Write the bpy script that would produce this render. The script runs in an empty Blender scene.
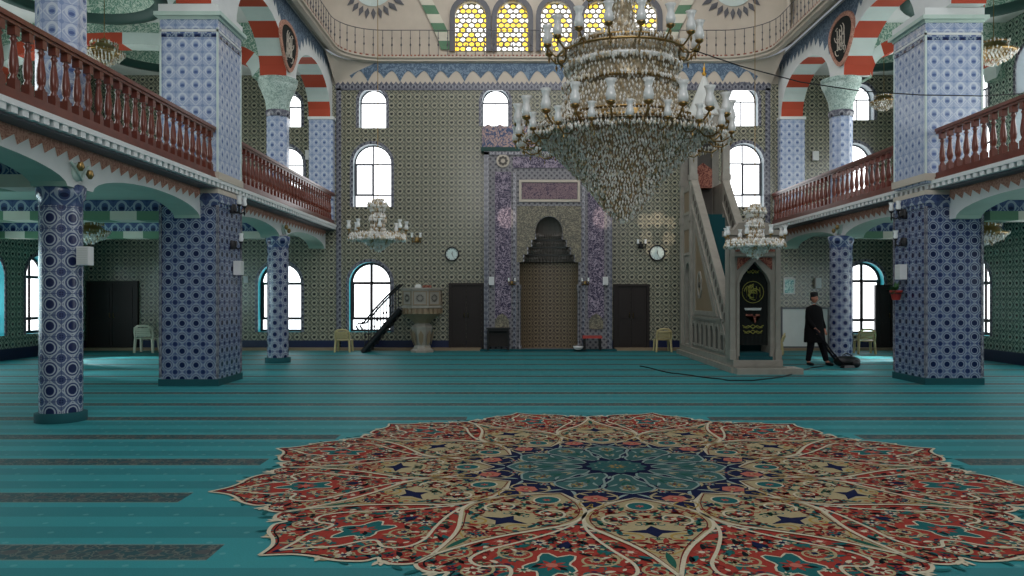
import bpy, math, random
from mathutils import Vector, Matrix, geometry
from math import pi, sin, cos, tan, sqrt, atan2, radians
S = bpy.context.scene
C = S.collection
# ---------------------------------------------------------------- camera
F = 800.0; CX = 516.0; CY = 295.0; H = 1.6
cd = bpy.data.cameras.new('camera'); cam = bpy.data.objects.new('camera', cd); C.objects.link(cam)
cam.location = (0, 0, H); cam.rotation_euler = (pi/2, 0, 0)
cd.sensor_width = 36; cd.lens = F*36/1024
cd.shift_x = (512-CX)/1024; cd.shift_y = (CY-288)/1024
cd.clip_end = 200
S.camera = cam
# ---------------------------------------------------------------- world, light, exposure
S.view_settings.view_transform = 'Standard'; S.view_settings.look = 'None'
S.view_settings.gamma = 1; S.view_settings.use_curve_mapping = False
S.view_settings.exposure = 0.12
W = bpy.data.worlds.new('sky'); S.world = W; W.use_nodes = True
bg = W.node_tree.nodes['Background']; bg.inputs[0].default_value = (.86, .93, 1, 1); bg.inputs[1].default_value = 0.24
def area(name, loc, tgt, sx, sy, power, col=(1, 1, 1)):
    l = bpy.data.lights.new(name, 'AREA'); l.shape = 'RECTANGLE'; l.size = sx; l.size_y = sy; l.energy = power; l.color = col
    o = bpy.data.objects.new(name, l); C.objects.link(o); o.location = loc
    o.rotation_euler = (Vector(tgt)-Vector(loc)).to_track_quat('-Z', 'Y').to_euler(); return o
area('dome_daylight', (1.05, 8, 15), (1.05, 14, 3), 10, 10, 560, (.97, .98, 1))
area('front_wall_fill', (1.05, 18.6, 11.6), (1.05, 23.3, 6.4), 8, 1.6, 150, (1, .98, .94))  # added light under the half dome, brightens the top of the front wall
area('rear_window_daylight', (1.05, -6, 9), (1.05, 20, 6.5), 9, 5, 560, (1, .98, .95))
area('gallery_window_daylight', (-12.2, 14, 5.6), (-5, 14, 5.8), 12, 1.8, 190, (.95, .99, 1))
area('gallery_window_daylight', (11.2, 14, 5.6), (6, 14, 5.8), 12, 1.8, 205, (.95, .99, 1))
area('aisle_window_daylight', (-12.2, 14, 1.7), (-6, 14.5, .2), 9, 1.6, 150, (.66, .95, 1))
area('aisle_window_daylight', (11.2, 15, 1.7), (7, 15.5, .2), 9, 1.6, 80, (.84, .96, 1))
def spot(loc, tgt, ang, power, col, blend=.25):
    l = bpy.data.lights.new('sunbeam', 'SPOT'); l.energy = power; l.color = col; l.spot_size = ang; l.spot_blend = blend; l.shadow_soft_size = .03
    o = bpy.data.objects.new('sunbeam', l); C.objects.link(o); o.location = loc
    o.rotation_euler = (Vector(tgt)-Vector(loc)).to_track_quat('-Z', 'Y').to_euler(); return o
# sun through the high rear windows, landing on the qibla wall
for (tx, tz, an, pw) in ((3.75, 3.75, 1.2, 9000), (4.12, 3.8, 1.3, 10000), (4.5, 3.7, 1.0, 8000), (3.8, 3.3, .9, 6000), (4.45, 3.25, 1.1, 8000), (3.9, 2.95, .9, 7000), (4.3, 2.85, 1.0, 7000)):
    spot((2, 2, 12), (tx, 23.3, tz), radians(an), pw, (1, .80, .66), .6)
spot((11.3, 21.2, 2.3), (8.9, 20.2, 0), radians(30), 1100, (.95, .98, 1), .3)
spot((11.3, 17.0, 2.3), (6.35, 16.6, 0), radians(13), 900, (.9, .97, 1), .5)
spot((11.3, 17.2, 2.3), (10.2, 18.6, 0), radians(30), 300, (.9, .97, 1), .4)
spot((-12.3, 21, 2.3), (-9.4, 19.6, 0), radians(40), 700, (.7, .96, 1), .5)
spot((-12.3, 17.5, 2.3), (-7.2, 16.2, 0), radians(26), 800, (.75, .96, 1), .6)
spot((2, 2, 12), (-.28, 23.2, 3.75), radians(1.6), 9000, (1, .78, .66), .5)
spot((2, 2, 12), (2.5, 23.2, 3.75), radians(1.7), 9000, (1, .8, .66), .5)

def at(px, py, D):
    return Vector(((px-CX)/F*D, D, H+(CY-py)/F*D))
# ---------------------------------------------------------------- node helpers
class E:
    t = None
    def __init__(s, k): s.k = k
    def _m(op, *a, clamp=False):
        n = E.t.nodes.new('ShaderNodeMath'); n.operation = op; n.use_clamp = clamp
        for i, x in enumerate(a):
            if isinstance(x, E): E.t.links.new(x.k, n.inputs[i])
            else: n.inputs[i].default_value = x
        return E(n.outputs[0])
    def __add__(s, o): return E._m('ADD', s, o)
    def __radd__(s, o): return E._m('ADD', o, s)
    def __sub__(s, o): return E._m('SUBTRACT', s, o)
    def __rsub__(s, o): return E._m('SUBTRACT', o, s)
    def __mul__(s, o): return E._m('MULTIPLY', s, o)
    def __rmul__(s, o): return E._m('MULTIPLY', o, s)
    def __truediv__(s, o): return E._m('DIVIDE', s, o)
    def fr(s): return E._m('FRACT', s)
    def fl(s): return E._m('FLOOR', s)
    def ab(s): return E._m('ABSOLUTE', s)
    def sq(s): return E._m('SQRT', s)
    def sin(s): return E._m('SINE', s)
    def lt(s, v): return E._m('LESS_THAN', s, v)
    def gt(s, v): return E._m('GREATER_THAN', s, v)
    def mn(s, o): return E._m('MINIMUM', s, o)
    def mx(s, o): return E._m('MAXIMUM', s, o)
def mixc(f, a, b):
    n = E.t.nodes.new('ShaderNodeMix'); n.data_type = 'RGBA'
    for i, x in ((0, f), (6, a), (7, b)):
        if isinstance(x, E): E.t.links.new(x.k, n.inputs[i])
        elif i == 0: n.inputs[0].default_value = x
        else: n.inputs[i].default_value = (*x, 1)
    return E(n.outputs[2])
def noise(scale, detail=2, vec=None, dist=0):
    n = E.t.nodes.new('ShaderNodeTexNoise'); n.inputs['Scale'].default_value = scale; n.inputs['Detail'].default_value = detail
    n.inputs['Distortion'].default_value = dist
    if vec is None:
        vec = E.t.nodes.new('ShaderNodeTexCoord').outputs['Object']
    E.t.links.new(vec, n.inputs['Vector'])
    return E(n.outputs[0])
def uv():
    n = E.t.nodes.new('ShaderNodeUVMap'); n.uv_map = 'UVMap'
    s = E.t.nodes.new('ShaderNodeSeparateXYZ'); E.t.links.new(n.outputs[0], s.inputs[0])
    return E(s.outputs[0]), E(s.outputs[1]), n.outputs[0]
def L(h):
    h = h.lstrip('#'); v = [int(h[i:i+2], 16)/255 for i in (0, 2, 4)]
    return tuple((x/12.92 if x <= .04045 else ((x+.055)/1.055)**2.4) for x in v)
def mat(name, col, rough=.6, spec=.4, metal=0, emit=None, es=0, bump=None, **kw):
    m = bpy.data.materials.new(name); m.use_nodes = True; E.t = m.node_tree
    b = E.t.nodes['Principled BSDF']
    b.inputs['Roughness'].default_value = rough; b.inputs['Specular IOR Level'].default_value = spec; b.inputs['Metallic'].default_value = metal
    for k, v in kw.items(): b.inputs[k.replace('_', ' ')].default_value = v
    if callable(col):
        c = col()
        E.t.links.new(c.k, b.inputs['Base Color'])
        if emit == 'col': E.t.links.new(c.k, b.inputs['Emission Color'])
    else:
        # faint wear so that nothing is a flat fill
        c = mixc(noise(3.1, 3), tuple(x*.9 for x in col), tuple(min(1, x*1.1) for x in col))
        E.t.links.new(c.k, b.inputs['Base Color'])
    if emit and emit != 'col': b.inputs['Emission Color'].default_value = (*emit, 1)
    if es: b.inputs['Emission Strength'].default_value = es
    if bump:
        h = bump(); n = E.t.nodes.new('ShaderNodeBump'); n.inputs['Strength'].default_value = .5; n.inputs['Distance'].default_value = .01
        E.t.links.new(h.k, n.inputs['Height']); E.t.links.new(n.outputs[0], b.inputs['Normal'])
    return m
def cell(size, sy=None, offs=False):
    u, v, _ = uv(); sy = sy or size
    u = u/size; v = v/sy
    if offs:
        u = u + (v.fl()*.5).fr()
    return u.fr()-.5, v.fr()-.5, u, v
def dist(x, y): return (x*x+y*y).sq()
def tile(name, size, base, dark, light, mid, rough=.22, style=0, spec=.5):
    def f():
        x, y, u, v = cell(size)
        d = dist(x, y); ax = x.ab(); ay = y.ab()
        dc = dist(.5-ax, .5-ay)
        c = mixc((ax+ay-.5).ab().lt(.04), base, light) if style != 2 else mixc((ax+ay-.5).ab().lt(.075), mixc(((u+v)*12.566).sin().gt(.5), base, light), mid)
        if style == 0:
            c = mixc(dc.lt(.22), c, mid); c = mixc((dc-.22).ab().lt(.022), c, light); c = mixc(dc.lt(.10), c, dark)
            c = mixc(d.lt(.37), c, mid)
            c = mixc((d-.37).ab().lt(.032), c, light)
            c = mixc((d-.24).ab().lt(.028), c, light)
            c = mixc(d.lt(.18), c, dark)
        elif style == 1:
            c = mixc((dist(x, y-.12)-.27).ab().lt(.07), c, light)
            c = mixc(d.lt(.2), c, mid)
            c = mixc(dist(x, y*1.6).lt(.15), c, dark)
            c = mixc(dc.lt(.12), c, mid)
        else:
            c = mixc((d-.28).ab().lt(.06), c, light)
            c = mixc(dist(x, y*1.4).lt(.17), c, dark)
            c = mixc(dist((.5-ax), (.5-ay)*1.5).lt(.13), c, mid)
        # joints
        c = mixc((ax.mx(ay)).gt(.485), c, mid)
        return c
    return mat(name, f, rough, spec)
def script(name, base, ink, scale=6, w=.045, rough=.4):
    def f():
        u, v, vec = uv()
        n = noise(scale, 1, vec, 1.2)
        m = noise(scale*1.9, 1, vec, .6)
        k = ((n-.5).ab().lt(w)).mx((m-.55).ab().lt(w*.8))
        return mixc(k, base, ink)
    return mat(name, f, rough)
M = {}
M['pillar_tile'] = tile('blue_pillar_tile', .245, L('4f5e82'), L('1b2449'), L('98a2b1'), L('323e69'))
M['column_tile'] = tile('blue_column_tile', .27, L('5f6b88'), L('20284f'), L('a9b0ba'), L('3e4a71'))
M['upper_tile'] = tile('pale_blue_tile', .235, L('a6b2cd'), L('566897'), L('c8d0dd'), L('8496bb'), style=1)
M['wall_tile'] = tile('wall_tile', .25, L('807d6b'), L('24282b'), L('a19e8a'), L('4e524c'), style=2)
M['aisle_tile'] = tile('aisle_wall_tile', .25, L('7f9484'), L('233038'), L('aebfae'), L('4c645d'), style=2)  # wall tile tinted green; the aisles' greenish light is put into the colour
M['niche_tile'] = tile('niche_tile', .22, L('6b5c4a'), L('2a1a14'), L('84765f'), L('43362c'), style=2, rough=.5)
M['mihrab_tile'] = tile('mihrab_grey_tile', .16, L('727075'), L('33323c'), L('989596'), L('4c4b57'), style=0, rough=.4)
M['border_tile'] = tile('border_tile', .18, L('63646f'), L('33343f'), L('8f8f96'), L('4a4b5a'), style=1)
M['blue_border'] = tile('blue_border_tile', .30, L('42557c'), L('1a2247'), L('8f9cab'), L('33436b'), style=1)
M['navy'] = mat('navy_dado', L('1e2647'), .3)
M['cream'] = mat('cream_plaster', L('c4b9ab'), .8)
M['white'] = mat('white_plaster', L('dcdedd'), .75)
M['pale_green'] = mat('pale_green_plaster', L('9fb5a6'), .75)
M['green_plaster'] = mat('green_plaster', L('5f8a74'), .7)
M['dark_green'] = mat('dark_green_band', L('24453f'), .6)
M['mint'] = mat('mint_stone', L('bccfc6'), .55, bump=lambda: noise(14, 2))
def green_pat():
    x, y, u, v = cell(.3)
    n = noise(9, 2, None, 1.5)
    return mixc((n-.5).ab().lt(.05), L('6d9382'), L('c2d0c2'))
M['mint_carved'] = mat('carved_mint_stone', lambda: mixc((noise(11, 2, None, 1.5)-.5).ab().lt(.05), L('c2d3cb'), L('8fa79e')), .55)
M['green_pattern'] = mat('green_arabesque', green_pat, .7)
M['voussoir_red'] = mat('red_voussoir', L('b5482f'), .7)
M['voussoir_white'] = mat('white_voussoir', L('cfdcd8'), .7)
M['stripe_green'] = mat('green_voussoir', L('5d8266'), .7)
M['stripe_cream'] = mat('cream_voussoir', L('d2cdbd'), .7)
M['blue_paint'] = mat('blue_painted_border', lambda: mixc((noise(5, 2, None, 2)-.5).ab().lt(.07), L('75889a'), L('4d6177')), .7)
M['zigzag'] = mat('brown_zigzag', lambda: mixc((noise(9, 2, None, 2)-.5).ab().lt(.06), L('a3705f'), L('c1927f')), .7)
M['wood'] = mat('varnished_wood', lambda: mixc(noise(6, 3), L('4a1d15'), L('7d3a28')), .28, .6)
M['door'] = mat('dark_door_wood', L('1e1512'), .5)
M['dark_metal'] = mat('black_metal', L('17161a'), .4)
M['frame'] = mat('window_frame_brown', L('33272a'), .5)
M['frame_grey'] = mat('window_frame_grey', L('5a5a60'), .5)
M['reveal_cyan'] = mat('turquoise_reveal', L('2fb0bd'), .5)
M['reveal_grey'] = mat('grey_reveal', L('8f9ba0'), .5)
M['pane'] = mat('bright_pane', L('f2f6f8'), .3, emit=(.96, .98, 1), es=2.6)
M['pane_cyan'] = mat('turquoise_pane', L('35b4c4'), .3, emit=L('22a8c0'), es=.9)
def stained():
    u, v, _ = uv()
    v2 = v/.14; r = v2.fl(); u2 = u/.175 + (r*.5).fr()
    x = u2.fr()-.5; y = v2.fr()-.5
    h = ((u2.fl()*12.9898+r*78.233).sin()*43758.5453).fr()
    c = mixc(h.gt(.5), (1.0, 1.0, 1.0), (1.0, .62, .04))
    return mixc(dist(x*.95, y).gt(.37), c, (.05, .045, .03))
M['stained'] = mat('stained_glass', stained, .4, emit='col', es=1.7)
M['marble'] = mat('grey_marble', lambda: mixc(noise(2.2, 5, None, 2), L('7f7a72'), L('aaa498')), .4)
M['marble_dark'] = mat('grey_marble_recess', L('57524c'), .5)  # darker marble copy: shade of recesses put into the colour; also plain dark stone
M['marble_tan'] = mat('tan_marble', L('8b7860'), .5)
M['redbrown'] = mat('redbrown_panel', lambda: mixc((noise(12, 2, None, 1)-.5).ab().lt(.06), L('6b2f27'), L('a56a55')), .6)
M['curtain'] = mat('black_curtain', L('0e1412'), .85)
M['gold'] = mat('gold', L('c79a45'), .28, metal=1)
M['gold_thread'] = mat('gold_thread', L('9c9a4a'), .5)
M['brass'] = mat('brass', L('9a7f52'), .3, metal=1)
M['teal_carpet'] = mat('teal_step_carpet', L('0f4a50'), .9)
M['glass_white'] = mat('frosted_glass', L('f4f5f3'), .15, .8, Transmission_Weight=.12)
def crystal_c():
    g = E.t.nodes.new('ShaderNodeNewGeometry'); r = E(g.outputs['Random Per Island'])
    return mixc(r.gt(.34), mixc(r.gt(.17), L('b8a07a'), L('ecdfc6')), (1, .975, .92))  # white, beige and brown drops at random; sparkle is put into the colour
M['crystal'] = mat('cut_crystal', crystal_c, .25, .8, metal=0, Transmission_Weight=.2)
M['plastic_yellow'] = mat('yellow_plastic', L('b8a87a'), .45)
M['plastic_white'] = mat('white_plastic', L('c9c8b5'), .45)
M['plastic_box'] = mat('white_box_plastic', L('dcdcdc'), .4)
M['board'] = mat('white_board', L('c9ccc8'), .5)
M['clock_face'] = mat('clock_face', L('cfe0dc'), .35)
M['black'] = mat('black_plastic', L('0d0d0f'), .4)
M['cloth_black'] = mat('black_cloth', L('0c0b0d'), .9, .15)
M['cloth_dark'] = mat('charcoal_cloth', L('17151a'), .9, .15)
M['skin'] = mat('skin', L('a9745f'), .6)
M['hair'] = mat('black_cap', L('08080a'), .8)
M['leaf'] = mat('plant_leaf', L('2f5a30'), .6)
M['pot_red'] = mat('red_pot', L('a3352e'), .5)
M['teal_sign'] = mat('teal_glazed_plaque', lambda: mixc((noise(9, 2, None, 1.5)-.5).ab().lt(.06), L('3f8f8e'), L('c8e2da')), .3)
# rug colours
RC = dict(red=L('9a3a31'), dred=L('6d2725'), cream=L('aa9c78'), line=L('c9bfa6'), navy=L('151d3f'), teal=L('1f5f60'),
          lteal=L('3c6362'), gold=L('a98d4e'), pink=L('b66a5c'), dark=L('10181c'), grey=L('8fa09a'), green=L('24594b'))
def rugm(k):
    c = RC[k]
    return mat('rug_'+k, lambda: mixc(noise(60, 2), tuple(x*.75 for x in c), tuple(min(1, x*1.2) for x in c)), .95, .1)
for k in RC: M['r_'+k] = rugm(k)
def carpet():
    g = E.t.nodes.new('ShaderNodeTexCoord'); s = E.t.nodes.new('ShaderNodeSeparateXYZ'); E.t.links.new(g.outputs['Object'], s.inputs[0])
    x, y = E(s.outputs[0]), E(s.outputs[1])
    t = (y-4.98)/1.345+.5
    f = (t.fr()-.5).ab()*1.345
    yr = (t.fl())*1.345+4.98
    rr = dist(x-.93, yr-7.4)
    out = rr.gt(3.7-yr.gt(7)*.35)
    n = noise(.8, 3); fine = noise(90, 2)
    c = mixc(n, L('24868b'), L('3aa3a7')); c = mixc(fine*.6, c, L('1c666b'))
    # darker pile band between the rows
    c = mixc(((f-.42).ab().lt(.13))*.38, c, L('0f4f57'))
    # little woven sprigs
    u = (x/.33+(((y/.22).fl()*.5).fr())).fr()-.5; v = (y/.22).fr()-.5
    c = mixc((dist(u*.33, v*.22).lt(.02))*.22, c, L('8fbcb6'))
    st = f.lt(.15)*out
    edge = ((f-.15).ab().lt(.01))*out
    p = noise(13, 2, None, .8)
    sc = mixc(p.gt(.52), L('2f2c30'), L('1b3338'))
    sc = mixc((p-.47).ab().lt(.035), sc, L('645a4e'))
    q = (x/.3).fr()-.5
    sc = mixc((dist(q*.3, f*1.0).lt(.045)), sc, L('4c3634'))
    c = mixc(st*.85, c, sc)
    c = mixc(edge*.6, c, L('6f8078'))
    return c
M['carpet'] = mat('teal_carpet', carpet, .6, .3)

# ---------------------------------------------------------------- mesh helpers
class MB:
    def __init__(s): s.v = []; s.f = []; s.m = []; s.u = []; s.s = []
    def face(s, pts, m=0, uvs=None, smooth=False):
        i = len(s.v); s.v += [tuple(p) for p in pts]; s.f.append(tuple(range(i, i+len(pts)))); s.m.append(m); s.u.append(uvs); s.s.append(smooth)
    def grid(s, rows, m=0, uvf=None, closed=False, smooth=True, mf=None):
        """rows: list of equal-length point lists"""
        i0 = len(s.v); n = len(rows[0])
        for r in rows: s.v += [tuple(p) for p in r]
        for a in range(len(rows)-1):
            for b in range(n if closed else n-1):
                c = (b+1) % n
                s.f.append((i0+a*n+b, i0+a*n+c, i0+(a+1)*n+c, i0+(a+1)*n+b)); s.m.append(mf(a, b) if mf else m)
                s.u.append([uvf(a, b), uvf(a, b+1), uvf(a+1, b+1), uvf(a+1, b)] if uvf else None); s.s.append(smooth)
    def box(s, c, d, m=0, rz=0, top=1.0):
        x, y, z = d[0]/2, d[1]/2, d[2]/2; cr, sr = cos(rz), sin(rz)
        P = []
        for k in (-1, 1):
            t = top if k > 0 else 1
            for (a, b) in ((-1, -1), (1, -1), (1, 1), (-1, 1)):
                X, Y = a*x*t, b*y*t; P.append((c[0]+X*cr-Y*sr, c[1]+X*sr+Y*cr, c[2]+k*z))
        i = len(s.v); s.v += P
        for q in ((3, 2, 1, 0), (4, 5, 6, 7), (0, 1, 5, 4), (1, 2, 6, 5), (2, 3, 7, 6), (3, 0, 4, 7)):
            s.f.append(tuple(i+k for k in q)); s.m.append(m); s.u.append(None); s.s.append(False)
    def b6(s, x0, x1, y0, y1, z0, z1, m=0): s.box(((x0+x1)/2, (y0+y1)/2, (z0+z1)/2), (abs(x1-x0), abs(y1-y0), abs(z1-z0)), m)
    def lathe(s, prof, c=(0, 0, 0), seg=16, m=0, smooth=True, caps=True, uvr=None, mf=None, ph=0):
        rows = []
        for (r, z) in prof: rows.append([(c[0]+r*cos(2*pi*k/seg+ph), c[1]+r*sin(2*pi*k/seg+ph), c[2]+z) for k in range(seg)])
        uf = (lambda a, b: (2*pi*b/seg*uvr, c[2]+prof[a][1])) if uvr else None
        s.grid(rows, m, uf, True, smooth, mf)
        if caps:
            if prof[0][0] > 1e-4: s.face(list(reversed(rows[0])), m)
            if prof[-1][0] > 1e-4: s.face(rows[-1], m)
    def tube(s, pts, r, seg=6, m=0, closed=False):
        pts = [Vector(p) for p in pts]; n = len(pts); rows = []
        up = Vector((0, 0, 1))
        for i, p in enumerate(pts):
            a = pts[i-1] if (i > 0 or closed) else p; b = pts[(i+1) % n] if (i < n-1 or closed) else p
            t = (b-a).normalized()
            q = t.cross(up)
            if q.length < 1e-3: q = t.cross(Vector((1, 0, 0)))
            q.normalize(); w = q.cross(t)
            rr = r[i] if isinstance(r, (list, tuple)) else r
            rows.append([p+q*rr*cos(2*pi*k/seg)+w*rr*sin(2*pi*k/seg) for k in range(seg)])
        if closed: rows.append(rows[0])
        s.grid(rows, m, None, True)
        if not closed: s.face(list(reversed(rows[0])), m); s.face(rows[-1], m)
    def prism(s, poly, fn, d0, d1, m=0, mside=None, holes=(), both=True, side_mats=None, hole_side=None):
        """2D polygon(s) (a,b) -> fn(a,b,d). front cap at d0, back at d1, walls between"""
        loops = [list(poly)]+[list(h) for h in holes]
        tri = geometry.tessellate_polygon([[Vector((a, b, 0)) for a, b in lp] for lp in loops])
        flat = [p for lp in loops for p in lp]
        for d in ((d0, d1) if both else (d0,)):
            i = len(s.v); s.v += [tuple(fn(a, b, d)) for a, b in flat]
            for t in tri:
                s.f.append(tuple(i+k for k in t)); s.m.append(m); s.u.append(None); s.s.append(False)
        for li, lp in enumerate(loops):
            for k in range(len(lp)):
                a, b = lp[k], lp[(k+1) % len(lp)]
                mm = (mside if mside is not None else m)
                if li == 0 and side_mats: mm = side_mats(k)
                if li > 0 and hole_side: mm = hole_side(li-1)
                s.face([fn(*a, d0), fn(*b, d0), fn(*b, d1), fn(*a, d1)], mm)
    def ball(s, c, r, seg=10, rings=6, m=0, sc=(1, 1, 1)):
        rows = []
        for a in range(rings+1):
            t = pi*a/rings
            rows.append([(c[0]+r*sc[0]*sin(t)*cos(2*pi*k/seg), c[1]+r*sc[1]*sin(t)*sin(2*pi*k/seg), c[2]-r*sc[2]*cos(t)) for k in range(seg)])
        s.grid(rows, m, None, True)
    def octa(s, c, r, h, a=0):
        P = [(c[0]+r*cos(a+k*pi/2), c[1]+r*sin(a+k*pi/2), c[2]) for k in range(4)]+[(c[0], c[1], c[2]+h), (c[0], c[1], c[2]-h)]
        i = len(s.v); s.v += P
        for k in range(4):
            for t in ((k, (k+1) % 4, 4), ((k+1) % 4, k, 5)):
                s.f.append(tuple(i+q for q in t)); s.m.append(0); s.u.append(None); s.s.append(False)
    def mesh(s, name, mats):
        me = bpy.data.meshes.new(name); me.from_pydata(s.v, [], s.f)
        for k in (mats if isinstance(mats, (list, tuple)) else [mats]): me.materials.append(M[k])
        me.polygons.foreach_set('material_index', s.m); me.polygons.foreach_set('use_smooth', s.s)
        ul = me.uv_layers.new(name='UVMap')
        me.update()
        data = [0.0]*(2*len(me.loops))
        for p in me.polygons:
            cu = s.u[p.index]; n = p.normal; ax, ay, az = abs(n.x), abs(n.y), abs(n.z)
            for j, li in enumerate(p.loop_indices):
                if cu: a, b = cu[j]
                else:
                    co = me.vertices[me.loops[li].vertex_index].co
                    if az >= ax and az >= ay: a, b = co.x, co.y
                    elif ay >= ax: a, b = co.x, co.z
                    else: a, b = co.y, co.z
                data[2*li] = a; data[2*li+1] = b
        ul.data.foreach_set('uv', data)
        return me
    def build(s, name, mats, parent=None, loc=None, label=None, weld=False):
        o = bpy.data.objects.new(name, s.mesh(name, mats)); C.objects.link(o)
        if parent is not None: o.parent = parent
        if loc is not None: o.location = loc
        if label: o['label'] = label
        return o
def tag(o, label=None, cat=None, group=None, kind=None):
    if label: o['label'] = label
    if cat: o['category'] = cat
    if group: o['group'] = group
    if kind: o['kind'] = kind
    return o
def thing(name, loc=(0, 0, 0), label=None, cat=None, group=None, rz=0, kind=None):
    o = bpy.data.objects.new(name, None); C.objects.link(o); o.location = loc; o.rotation_euler = (0, 0, rz); o.empty_display_size = .1
    return tag(o, label, cat, group, kind)
def dup(root, loc, rz=None, label=None, group=None, sx=None):
    r = root.copy(); C.objects.link(r); r.location = loc
    if rz is not None: r.rotation_euler = (0, 0, rz)
    if label: r['label'] = label
    if group: r['group'] = group
    for ch in list(root.children):
        c = ch.copy(); C.objects.link(c); c.parent = r
        for g in list(ch.children):
            d = g.copy(); C.objects.link(d); d.parent = c
    return r
def put(o, loc=None, parent=None, rz=0):
    c = o.copy(); C.objects.link(c)
    if parent is not None: c.parent = parent
    c.location = loc; c.rotation_euler = (0, 0, rz); return c
XL, XR, YW = -5.25, 7.42, 23.3
FX = lambda a, b, d: (a, d, b)      # plane of the front wall: a=x, b=z, d=y
FS = lambda a, b, d: (d, a, b)      # side plane: a=y, b=z, d=x
def arch(x0, x1, z0, z1, n=14, pointed=0):
    r = (x1-x0)/2; cx = (x0+x1)/2; zs = z1-r*(1+pointed)
    return [(x0, z0), (x1, z0)]+[(cx+r*cos(pi*k/n), zs+r*(1+pointed)*sin(pi*k/n)) for k in range(n+1)]
def strip_arch(mb, x0, x1, z0, z1, w, fn, d0, d1, m=0, bottom=False, pointed=0):
    a = arch(x0, x1, z0, z1, pointed=pointed); b = arch(x0-w, x1+w, z0-(w if bottom else 0), z1+w, pointed=pointed)
    n = len(a)
    for k in range(n):
        if k == 0 and not bottom: continue
        p, q, r_, t = a[k], a[(k+1) % n], b[(k+1) % n], b[k]
        mb.face([fn(*p, d0), fn(*q, d0), fn(*r_, d0), fn(*t, d0)], m)
        mb.face([fn(*t, d0), fn(*r_, d0), fn(*r_, d1), fn(*t, d1)], m)
        mb.face([fn(*q, d0), fn(*p, d0), fn(*p, d1), fn(*q, d1)], m)
# ================================================================ THE SETTING
def struct(mb, name, mats, parent=None):
    o = mb.build(name, mats, parent)
    if parent is None: o['kind'] = 'structure'
    return o
XWL, XWR = -12.5, 11.5
mb = MB(); mb.b6(XWL-.4, XWR+.4, -7, YW+.4, -.3, 0); struct(mb, 'floor', ['carpet'])
# ---- front (qibla) wall with its windows
def pxw(p0, p1, y0, y1, D=YW): return ((p0-CX)/F*D, (p1-CX)/F*D, H+(CY-y1)/F*D, H+(CY-y0)/F*D)
front_win = [  # px0 px1 ytop ybot style
    (349, 391, 262, 332, 'g'), (258, 301, 262, 332, 'g'), (846, 884, 262, 334, 'g'),
    (353, 391, 144, 207, 'm'), (725, 764, 143, 207, 'm'), (266, 303, 146, 207, 'm'), (836, 873, 143, 205, 'm'),
    (359, 386, 88, 128, 't'), (482, 509, 88, 126, 't'), (607, 634, 88, 126, 't'), (728, 758, 85, 126, 't'), (274, 301, 92, 127, 't'), (846, 874, 84, 120, 't')]
holes = []; styles = []
for a in front_win:
    x0, x1, z0, z1 = pxw(*a[:4]); holes.append(arch(x0, x1, z0, z1)); styles.append(a[4])
mx0, mx1, mtop = .12, 1.78, 3.95     # niche opening
holes.append([(mx0-.1, .02), (mx1+.1, .02), (mx1+.1, mtop), (mx0-.1, mtop)])
mb = MB()
mb.prism([(XWL-.3, 0), (XWR+.3, 0), (XWR+.3, 8.2), (XWL-.3, 8.2)], FX, YW, YW+.35, 0, holes=holes, both=False,
         hole_side=lambda i: (1 if i < len(styles) and styles[i] == 'g' else 2))
struct(mb, 'wall_front', ['wall_tile', 'reveal_cyan', 'reveal_grey'])
wn = [0]
def window(fn, d, sgn, x0, x1, z0, z1, style, flip=False, pane='pane'):
    """fn plane mapping; d depth of the wall face, sgn direction out of the room"""
    wn[0] += 1
    w = thing('window_%d' % wn[0], kind='structure')
    m = MB(); fw = .07 if style == 'g' else .035
    # surround of border tile on the wall face
    strip_arch(m, x0, x1, z0, z1, .09, fn, d-sgn*.015, d+sgn*.01, 0, bottom=False)
    m.build('surround', ['border_tile'], w)
    m = MB()
    a = arch(x0, x1, z0, z1); b = arch(x0+fw, x1-fw, z0+fw, z1-fw)
    m.prism(a, fn, d+sgn*.24, d+sgn*.30, 0, holes=[b])
    zs = z1-(x1-x0)/2; cx = (x0+x1)/2
    def bar(xa, xb, za, zb, mm=m): mm.prism([(xa, za), (xb, za), (xb, zb), (xa, zb)], fn, d+sgn*.235, d+sgn*.295, 0)
    hw = fw*.55
    bar(x0, x1, zs-hw, zs+hw)
    if style == 'g' or style == 'm':
        zl = z0+(z1-z0)*(.19 if style == 'g' else .2)
        bar(x0, x1, zl-hw, zl+hw); bar(cx-hw, cx+hw, z0, z1)
        s_ = .04*(1 if not flip else -1)
        xl, xr = (x0+fw, cx) if not flip else (cx, x1-fw)
        m.prism([(xl, zl), (xr, zl), (xr, zs), (xl, zs)], fn, d+sgn*.22, d+sgn*.25, 0, holes=[[(xl+.04, zl+.04), (xr-.04, zl+.04), (xr-.04, zs-.04), (xl+.04, zs-.04)]])
    else:
        bar(cx-hw*.6, cx+hw*.6, z0, zs)
    m.build('window_frame', ['frame' if style == 'g' else 'frame_grey'], w)
    m = MB(); m.prism(a, fn, d+sgn*.27, d+sgn*.28, 0); m.build('pane', [pane], w)
    return w
for a in front_win:
    window(FX, YW, 1, *pxw(*a[:4]), a[4], flip=a[0] > 500)
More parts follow.
